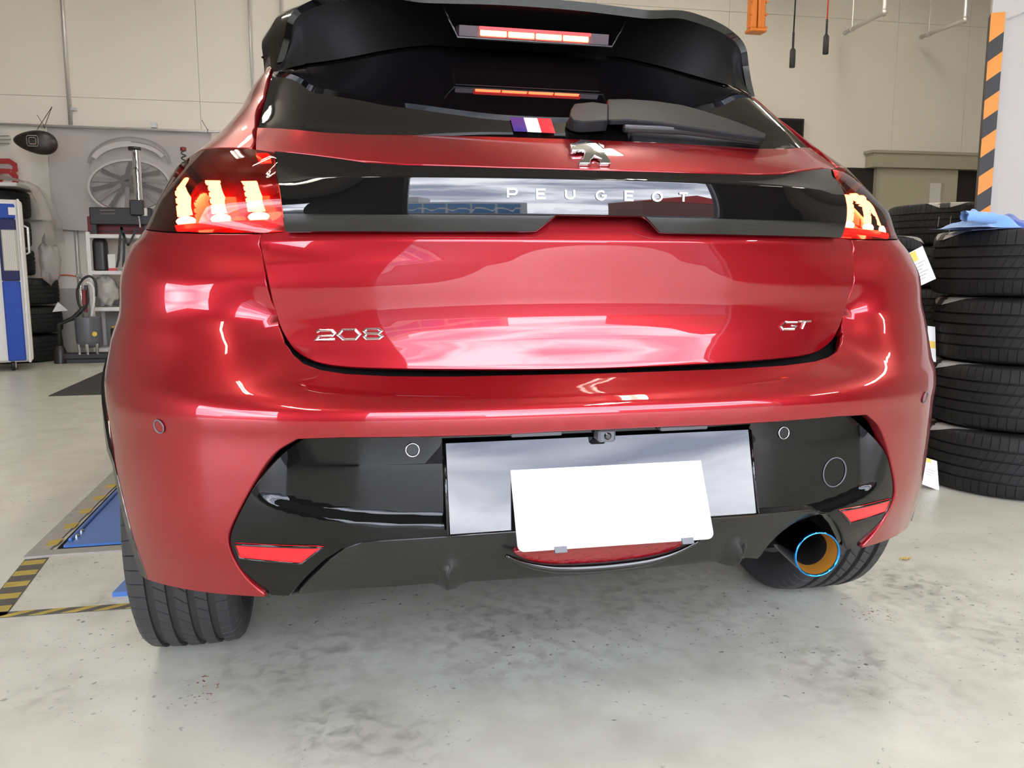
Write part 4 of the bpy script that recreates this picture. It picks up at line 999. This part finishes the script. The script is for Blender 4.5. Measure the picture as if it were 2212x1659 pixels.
for px0, px1, yb, yb1, yt, cm, yv, lab in ((1716,1711,105,146,70,'cable_black',3.6,'black hanging socket on a black cable'), (1786,1783,75,117,42,'cable_orange',3.6,'black hanging socket on an orange cable')):
    a, b = at_y(px1, yb, yv), at_y(px1, yb1, yv); t = at_y(px0, yt, yv); r = .020
    o = thing('hanging_socket', b, lab, 'socket', 'hanging power sockets')
    MB().lathe([(r*.9,b.z),(r,b.z+.004),(r,a.z-.012),(r*.62,a.z),(r*.5,a.z+.004)], (b.x, b.y, 0), 'Z', 20).build('socket_body', 'cable_black', o, angle=40)
    MB().lathe([(.0085-.0012*(i % 2), a.z+i*(t.z-a.z)/14) for i in range(15)], (b.x, b.y, 0), 'Z', 12).build('strain_relief', 'cable_black', o)
    MB().tube([(b.x, b.y, t.z), (b.x+.004, b.y, t.z+.3), (b.x, b.y, ZC)], .0052, 8).build('cable', cm, o, smooth=True)
for (wx, wy), (ex, ey), (rx, ry), lab in (((1828,70),(1910,27),(1842,60),'galvanised pipe arm on the rear wall nearer the car'), ((1992,79),(2085,43),(2007,70),'galvanised pipe arm on the rear wall nearer the striped guard')):
    w0 = at_wall(wx, wy, .25); e = at_y(ex, ey, w0.y-1.0); dx = (e-w0)
    o = thing('pipe_arm', w0, lab, 'pipe', 'galvanised wall pipes'); r = .020
    MB().tube([w0-dx.normalized()*.02, w0+dx*.5, e-dx.normalized()*.03, e+Vector((0,0,.012)), e+Vector((0,0,.05)), Vector((e.x, e.y, ZC))], r, 10).build('pipe', 'galv', o, smooth=True)
    MB().lathe([(.0255,-.025),(.0255,.025)], e, tuple(dx.normalized()+Vector((0,0,.6))), 14).build('elbow', 'galv', o, smooth=True)
    pr = w0+dx*.17; MB().tube([pr, Vector((pr.x, pr.y, ZC))], .006, 6).build('hanger_rod', 'galv', o)
    MB().lathe([(.030,-.012),(.030,.012)], pr, tuple(dx.normalized()), 14).build('clamp', 'galv', o); MB().lathe([(.027,-.01),(.027,.0)], w0-dx.normalized()*.02, tuple(dx.normalized()), 14).build('end_cap', 'galv', o)

# ---- rear wall, left : rail, conduits, banners
ra, rb_ = at_wall(-60, 266, .10), at_wall(470, 285, .10); rc = ra+(rb_-ra)*2.2
RL = thing('wall_rail', ra, 'long galvanised rail pipe carrying the banners', 'rail')
MB().tube([ra, rb_, rc], .0125, 10).build('pipe', 'galv', RL, smooth=True)
for px in (331, 640):
    p = at_wall(px, 272+(px-331)*.035, .10); MB().box(p+Vector((0,.045,.012)), (.045,.09,.05)).build('bracket', 'galv', RL)
for px0, r, lab, pbot in ((141, .019, 'thick galvanised conduit rising from the banner rail', 268), (541, .011, 'thin conduit left of the spoiler, farther from the car', 300), (609, .011, 'thin conduit touching the spoiler edge', 300)):
    p = at_wall(px0, 100, .03); q = at_wall(px0, pbot, .03); o = thing('wall_conduit', (p.x, p.y, q.z), lab, 'conduit', 'conduits on the rear wall')
    MB().tube([(p.x, p.y, q.z), (p.x, p.y, ZC)], r, 10).build('pipe', 'galv', o, smooth=True)
    MB().rbox((p.x+.035, p.y, q.z+.14), (.06,.03,.03), .004).build('clip', 'galv', o)
p = at_wall(168, 560, .05); o = thing('wall_conduit', (p.x, p.y, 0), 'thin galvanised conduit on the wall left of the white shelf', 'conduit', 'conduits on the rear wall')
MB().tube([(p.x, p.y, .02), (p.x, p.y, at_wall(165, 480, .05).z)], .018, 10).build('pipe', 'galv', o, smooth=True); MB().rbox((p.x, p.y, at_wall(170, 595, .05).z), (.05,.05,.05), .01).build('coupling', 'galv', o)
def banner(name, label, corners, off, m, wr, tilt=0):
    tl_, tr_, br_, bl_ = corners; root = thing(name, at_wall(*tl_, off), label, 'banner'); rows = []
    for j in range(25):
        g = j/24; row = []
        for i in range(41):
            f = i/40; px = (tl_[0]*(1-f)+tr_[0]*f)*(1-g)+(bl_[0]*(1-f)+br_[0]*f)*g; py = (tl_[1]*(1-f)+tr_[1]*f)*(1-g)+(bl_[1]*(1-f)+br_[1]*f)*g
            sag = 0; py += 6*math.sin(math.pi*f)*(1-g)*0
            o2 = off+wr*(math.sin(9*(f+.55*g)+1)*.6+math.sin(17*(f-.4*g))*.3+math.sin(31*(f+.8*g))*.12)*(.35+.65*g)
            row.append(at_wall(px, py, o2))
        rows.append(row)
    b = MB().grid(rows).build('sheet', m, root, smooth=True); return root, b
BG, BGs = banner('tarpaulin_banner', 'grey tarpaulin banner printed with an alloy wheel', [(101,274),(456,287),(470,520),(112,494)], .065, 'banner_grey', .035)
wz = lambda l: zoomed(0, 250, 4.608, l)
def flat(l, w, root, m, name, closed=False, off=.125):
    P = [at_wall(a, b, off) for a, b in wz(l)]; mb = MB(); N = len(P); L_ = []
    for i in range(N):
        a = P[i-1] if (i or closed) else P[i]; b = P[(i+1) % N] if (i < N-1 or closed) else P[i]; t = (b-a).normalized(); n = t.cross(Vector((0,-1,0))).normalized(); ww = w[i] if isinstance(w, list) else w
        L_.append([P[i]-n*ww/2, P[i]+n*ww/2])
    if closed: L_.append(L_[0])
    return mb.grid(L_).build(name, m, root)
el = lambda cx, cy, rx, ry, a0=0, a1=360, n=40: [(cx+rx*math.cos(math.radians(a0+(a1-a0)*i/n)), cy+ry*math.sin(math.radians(a0+(a1-a0)*i/n))) for i in range(n+1)]
flat(el(1285,700,405,262)[:-1], .020, BGs, 'print_light', 'printed_rim', True); flat(el(1285,700,392,250)[:-1], .012, BGs, 'print_dark', 'printed_rim_edge', True, .1245)
flat(el(1285,480,410,265,-178,-2), .016, BGs, 'print_mid', 'printed_barrel_edge'); flat(el(1285,500,395,240,-175,-5), .012, BGs, 'print_mid', 'printed_barrel_edge'); flat(el(1285,470,360,190,-165,-20), .05, BGs, 'print_light', 'printed_barrel_shine')
for k in range(14):
    a = math.radians(360*k/14+8); a2 = a+.10
    flat([(1265+60*math.cos(a), 650+35*math.sin(a)), (1270+220*math.cos(a2), 672+140*math.sin(a2)), (1285+375*math.cos(a2+.05), 700+240*math.sin(a2+.05))], [.045,.034,.045], BGs, 'print_mid' if k % 2 else 'print_dark', 'printed_spoke', False, .126)
flat(el(1265,645,55,38)[:-1], .05, BGs, 'print_dark', 'printed_hub', True, .127)
BW, BWs = banner('tarpaulin_banner', 'white banner with a dark red letter at the left frame edge', [(-70,270),(99,275),(113,476),(-70,470)], .075, 'banner_white', .02)
for l, ww in (([(-60,452),(90,452),(146,488),(152,540),(118,562)], .05), ([(-60,548),(105,552)], .045), ([(112,562),(152,605),(152,665),(132,705)], .055), ([(-60,662),(15,642),(38,612),(10,592),(-60,590)], .03)): flat(l, ww, BWs, 'print_red', 'printed_letter', False, .125)
for l in ([(-60,205),(90,200)], [(-60,240),(110,236)], [(-60,278),(95,276)]): flat(l, .012, BWs, 'print_mid', 'printed_line', False, .122)
for px, py in ((96,276),(449,286)):
    p = at_wall(px, py-3, .10); o = thing('cable_tie', p, 'black cable tie holding the banners to the rail %s' % ('at the left' if px < 200 else 'beside the car pillar'), 'cable tie', 'cable ties on the rail')
    MB().tube([p+Vector((0,-.016*math.cos(t), .016*math.sin(t))) for t in [2*math.pi*i/14 for i in range(14)]], .003, 5, closed=True).build('loop', 'cable_black', o); MB().tube([p+Vector((0,-.018,.01)), p+Vector((-.03,-.02,.06)), p+Vector((-.05,-.02,.10))], .0025, 5).build('tail', 'cable_black', o)
# egg-shaped leather cover
EY = 6.55; ecn = at_y(77, 307, EY); EG = thing('leather_cover', ecn, 'dark egg-shaped leather cover with a square metal emblem hanging by the banner', 'cover')
rows = []
sx = (at_y(123,307,EY).x-at_y(27,307,EY).x)/2; sz = (at_y(77,278,EY).z-at_y(77,335,EY).z)/2
for i in range(17):
    a = math.pi*i/16; row = []
    for j in range(28):
        t = 2*math.pi*j/28; x = math.cos(t); zz_ = math.sin(t)*(1+.30*x)/1.12; row.append(ecn+Vector((sx*x*math.sin(a), -.075*math.cos(a), sz*zz_*math.sin(a)-.012*x*math.sin(a))))
    rows.append(row)
MB().grid(rows, closed=True).build('cover', 'leather', EG, smooth=True)
for s in (.028, .046):
    MB().tube([ecn+Vector((s*x, -.083, s*z_)) for x, z_ in ((-.8,-1),(.8,-1),(1,-.6),(1,.6),(.8,1),(-.8,1),(-1,.6),(-1,-.6))], .0045, 6, closed=True).build('emblem', 'chrome', EG, smooth=False)
MB().tube([ecn+Vector((.02,0,sz*.95)), Vector((ecn.x+.10, 6.75, ecn.z+.35)), at_wall(97, 272, .10)], .003, 5).build('cord', 'cable_black', EG)
# ---- blue and white service machine
MY = 5.74; mx = at_y(57, 690, MY).x; mzt = at_y(20, 431, MY).z; mzb = at_y(40, 782, MY).z
MC = thing('service_machine', (mx+.016, MY, 0), 'white and blue service machine on castors at the left edge', 'machine')
MB().rbox((mx-.30, MY+.22, (mzt+mzb)/2), (.66, .42, mzt-mzb), .02).build('cabinet', 'machine_white', MC)
xw, xe = at_y(14, 690, MY).x, at_y(51, 690, MY).x
zz0 = lambda py: at_y(35, py, MY).z
MB().rbox(((xw+xe)/2, MY-.002, (zz0(441)+zz0(473))/2), (xe-xw, .03, zz0(441)-zz0(473)), .008).build('top_panel', 'blue_machine', MC)
MB().rbox(((xw+xe)/2, MY-.001, (zz0(473)+zz0(607))/2), (xe-xw, .026, zz0(473)-zz0(607)-.004), .006).build('middle_panel', 'blue_dark', MC)
MB().rbox(((xw+xe)/2, MY-.002, (zz0(607)+zz0(779))/2), (xe-xw, .03, zz0(607)-zz0(779)-.004), .008).build('lower_panel', 'blue_machine', MC)
GR = MB().rbox(((xw+xe)/2+.01, MY-.014, (zz0(497)+zz0(585))/2), (xe-xw-.02, .01, zz0(497)-zz0(585)), .004).build('grille', 'mesh_beige', MC)
for i in range(7): MB().box((xw+.035+i*(xe-xw-.05)/6.5, MY-.020, (zz0(497)+zz0(585))/2), (.006,.004,zz0(499)-zz0(583))).build('grille_rib', 'white_plastic', GR)
MB().rbox((at_y(27,457,MY).x, MY-.019, zz0(457)), (.055,.006,.062), .003).build('label_plate', 'paper', MC)
MB().rbox((mx+.005, MY+.02, (mzt+mzb)/2), (.022,.06,mzt-mzb+.01), .006).build('edge_post', 'machine_white', MC)
MB().tube([(mx+.02, MY+.10, zz0(485)), (mx+.06, MY+.10, zz0(490)), (mx+.06, MY+.10, zz0(545)), (mx+.02, MY+.10, zz0(550))], .010, 8).build('side_handle', 'galv', MC, smooth=True)
for cx__, cy__ in ((mx-.12, MY+.06), (mx-.12, MY+.38), (mx-.52, MY+.06), (mx-.52, MY+.38)):
    W_ = MB().lathe([(.045,-.014),(.05,-.008),(.05,.008),(.045,.014)], (cx__, cy__, .05), 'X', 20).build('castor', 'cable_black', MC, angle=40)
    MB().rbox((cx__+.018, cy__, .062), (.008,.05,.075), .003).rbox((cx__, cy__, .103), (.05,.05,.012), .003).build('castor_fork', 'machine_white' if cy__ < 6 else 'black_case', W_)
MC.rotation_euler = (0, 0, math.radians(17))
# ---- tyres behind the machine
LX = at_y(131, 740, 6.62).x-.325
for k in range(6):
    off = 0 if k < 3 else -.20
    stack_tyre(LX+off+.012*(k % 2), 6.64, .121+.262*k, ('bottom', 'second', 'third', 'fourth', 'fifth', 'topmost')[k]+' tyre of the dim stack behind the blue machine', 'tyres stacked on the left', k*.8, .98)
zs_ = .121+.262*5+.125
SH = thing('sheet_board', (LX-.25, 6.6, zs_), 'white board lying on top of the dim tyre stack', 'board')
MB().rbox((LX-.30, 6.55, zs_+.022), (.95,.60,.035), .006).build('board', 'white_plastic', SH)
PS = thing('plastic_sheet', (LX-.1, 6.6, zs_), 'crumpled translucent plastic sheet draped over the dim tyre stack', 'plastic sheet'); rows = []
for i in range(33):
    f = i/32; row = []
    for j in range(13):
        g = j/12; s = f*2.0
        if s < 1.0: x = LX-.85+s*1.03; z = zs_+.068+.13*math.sin(math.pi*min(1, s*1.05))*(.6+.4*math.sin(7*g+2))
        else: x = LX+.18+.20*(1-(1-(s-1))**2); z = zs_+.068-.55*(s-1)**1.6
        row.append(Vector((x+.02*math.sin(9*g+5*f), 6.26+.42*g+.03*math.sin(8*f), z+.018*math.sin(23*f+4*g)*math.sin(9*g))))
    rows.append(row)
MB().grid(rows).build('sheet', 'film_thin', PS, smooth=True)
def lump(name, label, cat, c, r, m, seed):
    rnd = random.Random(seed); ph = [rnd.uniform(0, 6) for _ in range(6)]; root = thing(name, c, label, cat); rows = []
    for i in range(15):
        a = math.pi*i/14; row = []
        for j in range(22):
            t = 2*math.pi*j/22; k = 1+.14*math.sin(3*t+ph[0]+2*a)+.10*math.sin(5*t+ph[1]-4*a)+.07*math.sin(9*a+ph[2]+2*t)
            row.append(Vector(c)+Vector((r[0]*math.sin(a)*math.cos(t)*k, r[1]*math.sin(a)*math.sin(t)*k, r[2]*math.cos(a)*k)))
        rows.append(row)
    MB().grid(rows, closed=True).build('bag', m, root, smooth=True); return root
pb_ = at_y(106, 562, 6.45); LB = lump('plastic_bag', 'crumpled clear plastic bag hanging beside the dim tyre stack', 'bag', pb_, (.085,.07,.19), 'film_thin', 5)
MB().tube([pb_+Vector((0,0,.15)), pb_+Vector((0,.0,.22)), pb_+Vector((.0,.15,.35))], [.05,.03,.012], 10).build('bag_neck', 'film_thin', LB, smooth=True)
P = [at_y(a, b, 6.5) for a, b in ((125,652),(147,671),(113,674))]; o = thing('paper_sheet', P[2], 'loose white paper corner poking out between the dim tyres', 'paper'); MB().prism(P, None, Vector((0,.002,0))).build('sheet', 'paper', o)
# ---- white shelf with its load
SY = 6.52; sx0 = at_y(199, 640, SY).x; sxr = sx0+1.10; szs = [at_y(230, py, SY).z for py in (752, 664, 585, 506)]
RK = thing('shelf_rack', (sx0+.45, SY+.2, 0), 'white slotted-angle shelf rack behind the car', 'shelf')
for x in (sx0, sxr):
    for y in (SY, SY+.36): MB().box((x, y, szs[3]/2+.01), (.032,.03,szs[3]+.02)).build('post', 'shelf_white', RK)
for z_ in szs: MB().rbox((sx0+.55, SY+.18, z_-.018), (1.10,.39,.036), .004).build('shelf', 'shelf_white', RK)
zT = szs[3]
o = thing('tool_case', (sx0+.3, SY+.15, zT), 'dark red metal case on top of the white shelf', 'case')
MB().rbox((sx0+.36, SY+.23, zT+.0855), (.78,.22,.17), .008).build('body', 'red_case', o); MB().box((sx0+.36, SY+.117, zT+.03), (.78,.006,.012)).build('trim_line', 'black_case', o)
AL = thing('alignment_rig', (sx0+.3, SY-.05, zT+.05), 'black measuring rig with a chrome column on the red case', 'tool'); ry = SY+.03
xf = lambda px, py: at_y(px, py, ry)
MB().rbox(((xf(196,466).x+xf(330,466).x)/2, ry, (xf(250,449).z+xf(250,486).z)/2), (xf(330,466).x-xf(196,466).x, .10, xf(250,449).z-xf(250,486).z), .008).build('beam', 'black_case', AL)
for px in (205, 318): MB().box((xf(px,486).x, ry, (xf(px,480).z+zT)/2), (.04,.08,xf(px,480).z-zT)).build('foot', 'black_case', AL)
for py in (455, 463): MB().tube([xf(220,py)+Vector((0,-.055,0)), xf(252,py)+Vector((0,-.055,0))], .004, 6).build('slot', 'alu', AL)
xc = xf(297,380).x; MB().lathe([(.036,xf(297,436).z),(.036,xf(297,323).z)], (xc, ry, 0), 'Z', 24).build('column', 'chrome', AL, angle=40)
MB().lathe([(.052,xf(297,325).z),(.058,xf(297,322).z),(.055,xf(297,318).z)], (xc-.012, ry, 0), 'Z', 20).build('column_cap', 'black_case', AL)
MB().rbox((xf(300,450).x, ry-.07, xf(300,450).z), (.12,.06,.14), .008).build('clamp_block', 'black_case', AL); MB().rbox((xf(315,459).x, ry-.06, xf(315,459).z), (.05,.03,.075), .004).build('white_tab', 'white_plastic', AL)
MB().tube([xf(291,330)+Vector((0,-.04,0)), xf(297,350)+Vector((0,-.045,0)), xf(296,372)+Vector((0,-.045,0)), xf(299,410)+Vector((0,-.045,0)), xf(299,432)+Vector((0,-.05,0))], .004, 6).tube([xf(291,366)+Vector((0,-.05,0)), xf(297,361)+Vector((0,-.05,0)), xf(301,372)+Vector((0,-.05,0))], .004, 6).build('cable', 'cable_black', AL)
MB().tube([xf(303,468)+Vector((0,-.06,0)), xf(306,492)+Vector((0,-.06,0))], .010, 8).build('rod', 'alu', AL)
c = at_y(397, 345, SY+.10); o = thing('coil_spring', c, 'dark threaded coil strut standing behind the left tail lamp', 'spring'); zt_ = at_y(397,318,SY+.1).z
MB().tube([(c.x+.020*math.cos(t), c.y+.020*math.sin(t), zT+.007+(zt_-.03-zT-.007)*t/(2*math.pi*16)) for t in [2*math.pi*i/14 for i in range(14*16)]], .006, 6).build('coil', 'black_case', o, smooth=True)
MB().lathe([(.026,zt_-.035),(.028,zt_-.03),(.028,zt_-.004),(.024,zt_)], (c.x, c.y, 0), 'Z', 16).build('top_collar', 'red_case', o)
o = thing('portable_speaker', (sx0+.1, SY+.1, szs[2]), 'black rounded portable case standing on the upper white shelf', 'case'); q0, q1 = at_y(201,545,SY+.1), at_y(231,545,SY+.1); hz = at_y(216,514,SY+.1).z
rows = [[Vector(((q0.x+q1.x)/2+(q1.x-q0.x)/2*k*math.copysign(abs(math.cos(t))**.5, math.cos(t)), SY+.12+.07*k*math.copysign(abs(math.sin(t))**.5, math.sin(t)), szs[2]+.001+(hz-szs[2])*h)) for t in [2*math.pi*i/28 for i in range(28)]] for h, k in ((0,.8),(.03,1),(.80,1),(.90,.95),(.97,.78),(1.0,.45),(1.0,.02))]
MB().grid(rows, closed=True).build('shell', 'black_case', o, angle=50)
o = thing('small_carton', at_y(241,565,SY+.06), 'small white carton with a red foot on the upper white shelf', 'box'); a, b = at_y(233,565,SY+.06), at_y(249,565,SY+.06); zt2 = at_y(241,549,SY+.06).z
MB().rbox(((a.x+b.x)/2, SY+.09, (szs[2]+zt2)/2+.012), (b.x-a.x,.05,zt2-szs[2]-.024), .002).build('carton', 'paper', o); MB().rbox(((a.x+b.x)/2, SY+.09, szs[2]+.013), (b.x-a.x,.052,.025), .002).build('foot_band', 'pink_red', o)
o = thing('camera_strap', at_y(262,530,SY-.03), 'black strap hanging over the edge of the white shelf', 'strap')
for l in ([(262,490),(259,515),(256,560),(252,578)], [(262,490),(268,515),(268,545),(266,577)], [(262,490),(272,520),(277,531),(290,505),(296,492)]):
    P = [at_y(a, b, SY-.035) for a, b in l]; MB().grid([[p-Vector((.011,0,0)), p+Vector((.011,0,0))] for p in P]).build('webbing', 'cable_black', o)
lump('parts_bag', 'clear plastic bag of papers on the lower white shelf', 'bag', at_y(231, 626, SY+.10), (.10,.07,.125), 'film', 9)
o = thing('brown_carton', at_y(256,622,SY+.15), 'brown cardboard box beside the bag on the lower white shelf', 'box'); p = at_y(262,622,SY+.12)+Vector((.045,0,0)); MB().rbox((p.x, SY+.15, szs[1]+.12), (.12,.12,.24), .003).build('carton', 'card_brown', o); MB().box((p.x, SY+.0895, szs[1]+.12), (.03,.002,.24)).build('tape', 'yellow_tape', o)
for k, (dx, w_2, h_, m, lab) in enumerate(((.20,.16,.18,'black_case','black tool box on the bottom white shelf behind the grey tank'), (.42,.18,.26,'red_case','dark red can on the bottom white shelf'), (.62,.14,.20,'black_case','small dark can on the bottom white shelf'))):
    o = thing('storage_box', (sx0+dx, SY+.18, szs[0]), lab, 'box'); MB().rbox((sx0+dx, SY+.18, szs[0]+h_/2), (w_2,.22,h_), .01).build('body', m, o); MB().rbox((sx0+dx, SY+.18, szs[0]+h_+.012), (w_2*.9,.20,.024), .006).build('lid', 'yellow_tape' if k == 0 else 'black_case', o)
# ---- grey tank on its stand with hoses
KY = 6.28; kc = at_y(192, 716, KY); kr = (at_y(220,716,KY).x-at_y(163,716,KY).x)/2; k0, k1 = at_y(192,744,KY).z, at_y(192,685,KY).z
TK = thing('drain_tank', (kc.x, KY, 0), 'grey oil drain tank with hoses on a black stand', 'tank')
MB().lathe([(kr*.25,k0-.03),(kr*.7,k0-.018),(kr*.95,k0+.01),(kr,k0+.04),(kr,k1-.004),(kr*.97,k1)], (kc.x, KY, 0), 'Z', 36).build('vessel', 'tank_grey', TK, angle=35)
for a in (-2.5, -1.57, -.65): MB().lathe([(.014,k0-.085),(.014,k0+.01)], (kc.x+kr*.85*math.cos(a), KY+kr*.85*math.sin(a), 0), 'Z', 10).build('leg', 'chrome', TK)
MB().lathe([(.022,0),(.022,.002)], (kc.x+kr*.62, KY-kr*.80, at_y(209,720,KY).z), (.6,-.8,0), 16).build('yellow_dot', 'yellow_tape', TK)
bp = ground(152, 778); xk = lambda px, py, dy=0: at_y(px, py, KY+dy)
MB().tube([(bp.x, KY, .08), (bp.x+.005, KY, xk(150,700).z), xk(157,688), xk(172,674), xk(186,660)], .020, 10).build('stand_pipe', 'cable_black', TK, smooth=True)
MB().lathe([(.055,.0),(.055,.10),(.04,.14),(.03,.16)], (bp.x, KY, 0), 'Z', 18).build('stand_foot', 'black_case', TK, angle=40); MB().rbox((bp.x+.55, KY, .065), (1.1,.07,.06), .01).rbox((bp.x+.55, KY, .02), (1.1,.03,.04), .005).build('stand_rail', 'black_case', TK)
MB().tube(refine([xk(180,672), xk(170,655), xk(167,630), xk(173,612), xk(183,600), xk(195,597), xk(205,606), xk(208,622), xk(207,640)], 5), .011, 8).build('hose', 'cable_black', TK, smooth=True)
MB().tube(refine([xk(188,628,-.02), xk(190,650,-.02), xk(184,665,-.02), xk(173,675,-.02)], 5), .009, 8).build('hose', 'cable_black', TK, smooth=True)
MB().tube(refine([xk(186,610), xk(196,614), xk(203,628), xk(202,655), xk(198,684)], 5), .013, 8).build('clear_hose', 'white_plastic', TK, smooth=True)
MB().tube([xk(172,598), xk(176,640), xk(180,686)], .008, 8).build('lift_rod', 'chrome', TK, smooth=True); MB().rbox(xk(186,622), (.03,.03,.05), .004).build('valve', 'black_case', TK)
MB().rbox(xk(183,650), (.035,.03,.20), .006).build('red_sleeve', 'red_case', TK)
o = thing('air_hose', at_wall(113,597,.06), 'thin orange air hose looping along the rear wall', 'hose'); MB().tube(refine([at_wall(60,612,.06), at_wall(113,598,.06), at_wall(140,594,.06), at_wall(166,597,.06)], 6), .006, 6).build('hose', 'cable_orange', o, smooth=True)

# ---- floor fittings
g = ground(105, 856); o = thing('rubber_mat', (g.x, g.y, 0), 'large black rubber mat on the floor ahead of the car', 'mat')
MB().rbox((g.x+1.05, g.y+1.0, .003), (2.1, 2.0, .006), .002).build('mat', 'rubber_mat', o)
b0, b1_ = ground(125,1189), ground(240,1062); LP = thing('lift_plate', (b0.x, b0.y, 0), 'blue steel lift plate set in the floor beside the left wheel', 'lift plate')
def quad(pts, z0, z1): return MB().prism([Vector((p.x, p.y, z1)) for p in pts], None, Vector((0,0,z0-z1)))
xL = b0.x; yF_ = b0.y; yB = yF_+1.5; V = Vector
quad([V((xL+.012,yF_+.012,0)), V((xL+.55,yF_+.012,0)), V((xL+.55,yB,0)), V((xL+.012,yB,0))], .0, .010).build('plate', 'lift_blue', LP)
MB().rbox((xL+.020, (yF_+yB)/2, .014), (.012, 1.40, .010), .003).build('raised_edge', 'lift_blue', LP)
quad([V((xL-.005,yF_-.005,0)), V((xL+.56,yF_-.005,0)), V((xL+.56,yB,0)), V((xL-.005,yB,0))], .0, .003).build('pit_gap', 'inner_black', LP)
quad([V((xL-.02,yF_-.055,0)), V((xL+.56,yF_-.055,0)), V((xL+.56,yF_-.006,0)), V((xL-.02,yF_-.006,0))], .0, .006).build('front_sill', 'concrete', LP)
quad([V((xL-.075,yF_-.055,0)), V((xL-.021,yF_-.055,0)), V((xL-.008,yB,0)), V((xL-.085,yB,0))], .0, .005).build('side_sill', 'concrete', LP)
for k in range(6):
    yy = yF_+.03+.17*k; quad([V((xL-.04,yy,0)), V((xL-.012,yy+.01,0)), V((xL-.012,yy+.07,0)), V((xL-.05,yy+.05,0))], .005, .0065).build('worn_yellow', 'tape_yellow', LP)
for px, py in ((165,1166),(175,1155)):
    p = ground(px, py); MB().lathe([(.011,.010),(.011,.015),(.007,.017)], (p.x, p.y, 0), 'Z', 12).build('bolt', 'alu', LP)
b2_ = ground(243,1290); quad([V((b2_.x,b2_.y,0)), V((b2_.x+.4,b2_.y,0)), V((b2_.x+.4,b2_.y+.13,0)), V((b2_.x+.015,b2_.y+.13,0))], 0, .012).build('front_plate', 'lift_blue', LP)
def tape(name, label, a, b, w, n, skew):
    a, b = V((a.x,a.y,0)), V((b.x,b.y,0)); t = (b-a).normalized(); nn = V((-t.y,t.x,0)); root = thing(name, a, label, 'floor tape', 'hazard tapes on the floor')
    quad([a-nn*w/2, b-nn*w/2, b+nn*w/2, a+nn*w/2], 0, .0015).build('black_tape', 'tape_black', root); L_ = (b-a).length
    for i in range(n):
        s0 = L_*(i+.2)/n; s1 = L_*(i+.62)/n; quad([a+t*s0-nn*w*.46, a+t*s1-nn*w*.46, a+t*(s1+skew)+nn*w*.46, a+t*(s0+skew)+nn*w*.46], .0015, .0022).build('yellow_stripe', 'tape_yellow', root)
a = ground(80,1207); b = ground(-20,1335)
tape('hazard_tape', 'worn black and yellow floor tape leading from the blue lift plate', V((a.x,a.y,0)), V((b.x,b.y,0)), .062, 5, .0)
a = ground(-20,1331); b = ground(330,1306)
tape('hazard_tape', 'narrow worn black and yellow floor tape running to the left tyre', V((a.x,a.y,0)), V((b.x,b.y,0)), .034, 5, .05)
p = ground(1955,1210); o = thing('dry_leaf', (p.x, p.y, 0), 'small dry yellow leaf on the floor right of the car', 'leaf')
MB().grid([[V((p.x+(i-3)*.006+.003*math.sin(j), p.y+(j-1.5)*.007*(1-abs(i-3)/4), .002+.006*abs(math.sin(i*1.3+j)))) for j in range(4)] for i in range(7)]).build('blade', 'leaf_dry', o, smooth=True)
